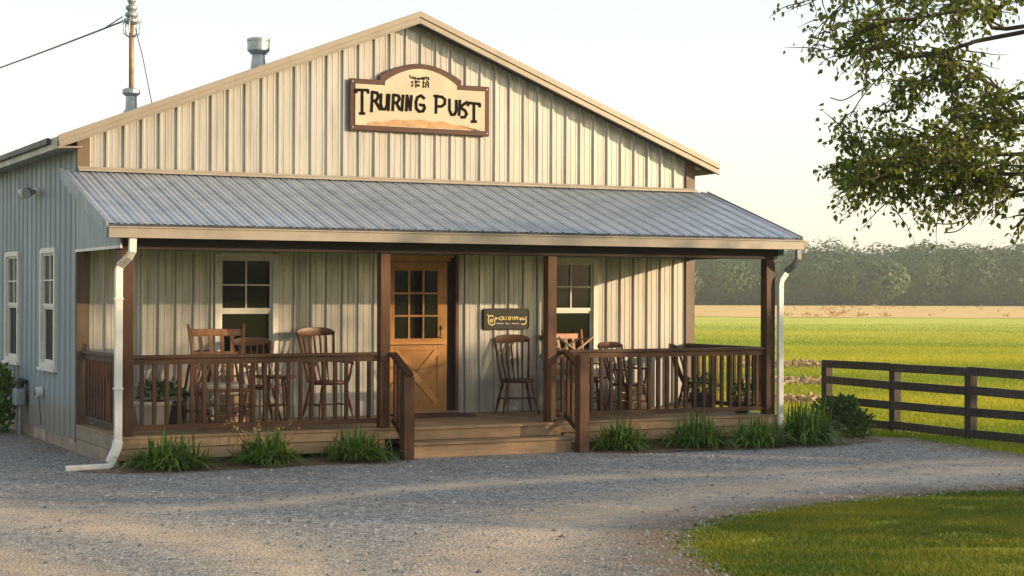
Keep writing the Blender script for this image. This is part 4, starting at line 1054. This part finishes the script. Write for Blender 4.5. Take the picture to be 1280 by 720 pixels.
for i in range(260):   # the wood carries on around the field
    t = rng.uniform(0, 2 * math.pi); x, y = CX + 400 * math.cos(t), CY + 400 * math.sin(t)
    dx, dy = x - CX, y - CY; r__ = dx * math.cos(YAW) - dy * math.sin(YAW); w__ = dx * math.sin(YAW) + dy * math.cos(YAW)
    if w__ > 0 and -.05 < r__ / w__ < .4: continue
    if abs(math.atan2(dy, dx) - math.atan2(-.64, .77)) < .35: continue
    crown(x, y, rng.uniform(9, 15), rng.uniform(10, 13), 260, 1.4)
o = bigmesh('woodland', np.concatenate(VV), np.concatenate(FF), 'far', np.concatenate(RR)); tag(o, 'hazy dark green woodland along the far edge of the fields', 'woodland', kind='stuff')

# ------------------------------------------------------------------ overhanging maple
tw = camd(6.0, 9.2)
tree = tag(empty('maple_tree', (tw[0], tw[1], 0)), 'leafy maple overhanging the upper right corner with bare twigs showing', 'tree')
O = Vector((tw[0], tw[1], 0))
tk = MB().tube(spline([(0, 0, -.1), (.03, 0, 1.2), (-.05, .05, 2.6), (.0, .1, 4.), (.15, .1, 5.6), (.1, 0, 7.2)], 5), [.24, .22, .21, .20, .20, .19, .19, .18, .18, .18, .17, .16, .16, .15, .14, .13, .12, .11, .10, .09, .08, .07, .06, .05, .04, .03][:26], 12)
tk.build('trunk', 'bark', tree, 0, True)
br = MB(); lf = MB(); LV, LF, LR = [], [], []
def leaf_pts(cs, size=.039):
    """cs: Nx3 leaf bases"""
    n = len(cs); d = rng.normal(0, .6, (n, 3)) + np.array([0, 0, -.75]); d /= np.linalg.norm(d, axis=1)[:, None]
    s = np.cross(d, rng.normal(0, 1, (n, 3))); s /= np.linalg.norm(s, axis=1)[:, None]; nn = np.cross(d, s)
    L_ = (size * rng.uniform(.7, 1.35, n))[:, None]; w = L_ * .33
    P0 = cs; P1 = cs + d * L_ * .35 + s * w + nn * L_ * .10; P2 = cs + d * L_ * .62 + s * w * .75; P3 = cs + d * L_ * 1.05 + nn * L_ * -.08
    P4 = cs + d * L_ * .62 - s * w * .75; P5 = cs + d * L_ * .35 - s * w + nn * L_ * .10
    k = sum(len(v) for v in LV)
    LV.append(np.stack([P0, P1, P2, P3, P4, P5], 1).reshape(-1, 3)); LF.append((np.array([(0, 1, 2, 3), (0, 3, 4, 5)])[None] + 6 * np.arange(n)[:, None, None]).reshape(-1, 4) + k)
    LR.append(np.repeat(rng.random(n), 6))
def spray(p0, dr, length, nl, rad0=.008, depth=0):
    """twig with leaves and side twigs"""
    p0 = Vector(p0); dr = Vector(dr).normalized(); pts = [p0]; d = dr.copy(); n = 5
    for k in range(n):
        d = (d + Vector((rng.normal(0, .16), rng.normal(0, .16), rng.normal(-.03, .12)))).normalized(); pts.append(pts[-1] + d * length / n)
    br.tube(pts, [rad0 * (1 - .8 * i / n) for i in range(n + 1)], 5, False)
    cs = []
    for k in range(nl):
        t = rng.uniform(.15, 1) * n; i = min(int(t), n - 1); p = pts[i].lerp(pts[i + 1], t - i)
        cs.append(tuple(p + Vector(rng.normal(0, .028, 3))))
    leaf_pts(np.array(cs))
    if depth > 0:
        for k in range(4):
            i = rng.integers(1, n + 1); s = Vector(rng.normal(0, 1, 3)); s.z *= .5
            spray(pts[i], d * .7 + s.normalized() * .8, length * rng.uniform(.5, .8), int(nl * .75), rad0 * .6, depth - 1)
def limb(ctrl, r0, r1, nspray, ln, nl, depth=1, t0=.15, down=0.):
    pts = spline(ctrl, 6); n = len(pts)
    br.tube(pts, [r0 + (r1 - r0) * i / (n - 1) for i in range(n)], 8, False)
    for k in range(nspray):
        t = t0 + (1 - t0) * (k + rng.random()) / nspray; i = min(int(t * (n - 1)), n - 2); p = pts[i]
        tan = (pts[i + 1] - pts[i]).normalized(); s = Vector(rng.normal(0, 1, 3)); s = (s - tan * s.dot(tan)).normalized(); s.z = s.z * .75 - down
        spray(p, tan * .8 + s * .9, ln * rng.uniform(.7, 1.2), nl, .009, depth)
def W3(px, py, w): return PD(px, py, w) - O
T0 = lambda z: Vector((0, .05, z))
# upper limb
limb([T0(4.0), W3(1290, 38, 11.6), W3(1210, 55, 11.4), W3(1180, 66, 11.3), W3(1130, 70, 11.2), W3(1085, 48, 11.1)], .018, .008, 20, .36, 10, 1, .4)
limb([T0(4.5), W3(1285, -25, 11.8), W3(1200, -10, 11.7), W3(1110, -8, 11.5), W3(1045, -14, 11.4)], .017, .008, 22, .36, 11, 1, .25)
limb([T0(4.2), W3(1300, 30, 10.9), W3(1240, 10, 10.8), W3(1150, 22, 10.7), W3(1090, 30, 10.7)], .017, .006, 16, .34, 12, 1, .3)
# second branch to mid area
limb([T0(3.4), W3(1310, 120, 11.4), W3(1245, 108, 11.3), W3(1190, 80, 11.2), W3(1165, 100, 11.1), W3(1125, 108, 11.1)], .017, .006, 18, .28, 12, 1, .3)
# dense low limb
limb([T0(3.1), W3(1310, 190, 11.8), W3(1220, 185, 11.7), W3(1140, 190, 11.5), W3(1105, 200, 11.4), W3(1075, 202, 11.3)], .017, .006, 32, .34, 16, 1, .15, .05)
limb([T0(3.0), W3(1310, 215, 11.2), W3(1230, 205, 11.2), W3(1150, 205, 11.1), W3(1095, 222, 11.0)], .017, .006, 28, .32, 15, 1, .15, .15)
limb([T0(3.3), W3(1310, 165, 12.2), W3(1230, 160, 12.1), W3(1165, 172, 12.0), W3(1120, 185, 12.0)], .017, .006, 24, .34, 15, 1, .15)
limb([T0(2.9), W3(1320, 240, 11.5), W3(1270, 235, 11.4), W3(1215, 225, 11.3), W3(1170, 238, 11.3)], .017, .006, 16, .32, 11, 1, .2, .1)
limb([T0(3.2), W3(1330, 150, 11.0), W3(1275, 150, 10.9), W3(1225, 155, 10.9)], .017, .006, 14, .34, 13, 1, .1)
limb([T0(2.9), W3(1330, 255, 11.2), W3(1290, 265, 11.2), W3(1268, 285, 11.2)], .02, .004, 5, .16, 9, 0, .4)
# bare twigs
for pts in ([(1250, 225), (1225, 262), (1200, 287), (1180, 291)], [(1110, 85), (1080, 118), (1062, 146)], [(1080, 110), (1055, 125), (1038, 122)], [(1215, 270), (1190, 280), (1150, 277)]):
    br.tube(spline([W3(a, b_, 11.3) for a, b_ in pts], 4), .004, 5, False)
# the rest of the crown outside the frame
for k in range(16):
    a = rng.uniform(-2.2, 1.3); e_ = rng.uniform(.2, 1.0); z = rng.uniform(3.2, 6.2); dv = Vector((math.cos(a) * math.cos(e_), math.sin(a) * math.cos(e_), math.sin(e_) * .8))
    c0 = T0(z); limb([c0, c0 + dv * 1.2, c0 + dv * 2.2 + Vector((0, 0, .2))], .05, .008, 9, .5, 10, 1, .3)
br.build('branches', 'bark', tree)
lo = bigmesh('crown', np.concatenate(LV), np.concatenate(LF), 'leaf', np.concatenate(LR), tree)
print('leaves', len(np.concatenate(LF)) // 2)

# ------------------------------------------------------------------ haze
# roadside tree off to the right whose shade falls over the drive and the left of the porch
VV, FF, RR = [], [], []; off = 0
rt = (31.2, -25.0)
for dx_, dy_, rad, hh in ((-.6, -.8, 2.5, 8.9), (.8, 1.2, 2.4, 8.1), (2.0, 2.7, 1.5, 7.6), (-1.7, -2.3, 2.0, 8.2)): crown(rt[0] + dx_, rt[1] + dy_, rad, hh, 3400, .12)
sht = tag(empty('roadside_tree', (rt[0], rt[1], 0)), 'broad roadside tree out of the picture to the right of the drive', 'tree')
V_ = np.concatenate(VV) - np.array([rt[0], rt[1], 0])
bigmesh('crown', V_, np.concatenate(FF), 'leaf', np.concatenate(RR), sht)
MB().tube([(0, 0, 0), (.05, 0, 3), (0, .1, 6)], [.3, .24, .1], 10).build('trunk', 'bark', sht, 0, True)
m = bpy.data.materials.new('haze'); m.use_nodes = True; nt = m.node_tree; nt.nodes.clear()
out = nt.nodes.new('ShaderNodeOutputMaterial'); pv = nt.nodes.new('ShaderNodeVolumePrincipled')
pv.inputs['Color'].default_value = (.90, .93, .88, 1); pv.inputs['Density'].default_value = HAZE = .0005; pv.inputs['Anisotropy'].default_value = .2
nt.links.new(pv.outputs[0], out.inputs['Volume'])
hz = MB().box(-620, 620, -620, 620, -1, 17).build('haze', m); tag(hz, kind='stuff'); hz['label'] = 'thin warm evening haze lying over the fields'; hz['category'] = 'haze'
bpy.data.objects['field'].scale = (.4, .4, 1)

# ------------------------------------------------------------------ light
ELEV, AZ = 10.5, 128.
w = bpy.data.worlds.new('World'); scn.world = w; w.use_nodes = True; nt = w.node_tree
bg = nt.nodes['Background']; sky = nt.nodes.new('ShaderNodeTexSky'); sky.sky_type = 'NISHITA'; sky.sun_disc = False
sky.sun_elevation = R(ELEV); sky.sun_rotation = R(AZ); sky.dust_density = 1.5; sky.air_density = 1.; sky.ozone_density = 1.
tcw = nt.nodes.new('ShaderNodeTexCoord'); sx = nt.nodes.new('ShaderNodeSeparateXYZ'); nt.links.new(tcw.outputs['Generated'], sx.inputs[0])
veil = ramp(nt, sx.outputs[2], [(0., (3.05, 2.78, 2.4)), (.10, (2.95, 2.82, 2.6)), (.25, (2.2, 2.38, 2.48)), (.8, (1.9, 2.1, 2.3))])
nt.links.new(mixc(nt, sky.outputs[0], veil, .72), bg.inputs[0]); bg.inputs[1].default_value = .15
sl = bpy.data.lights.new('sun', 'SUN'); so = bpy.data.objects.new('sun', sl); col.objects.link(so)
sl.energy = 2.9; sl.angle = R(.5); sl.color = (1., .735, .45)
to = Vector((math.sin(R(AZ)) * math.cos(R(ELEV)), math.cos(R(AZ)) * math.cos(R(ELEV)), math.sin(R(ELEV))))
so.rotation_euler = to.to_track_quat('Z', 'Y').to_euler(); so.location = (20, -20, 15)
vs = scn.view_settings; vs.view_transform = 'Standard'; vs.look = 'None'; vs.exposure = 1.38; vs.gamma = 1
scn.render.resolution_x, scn.render.resolution_y = 1024, 576
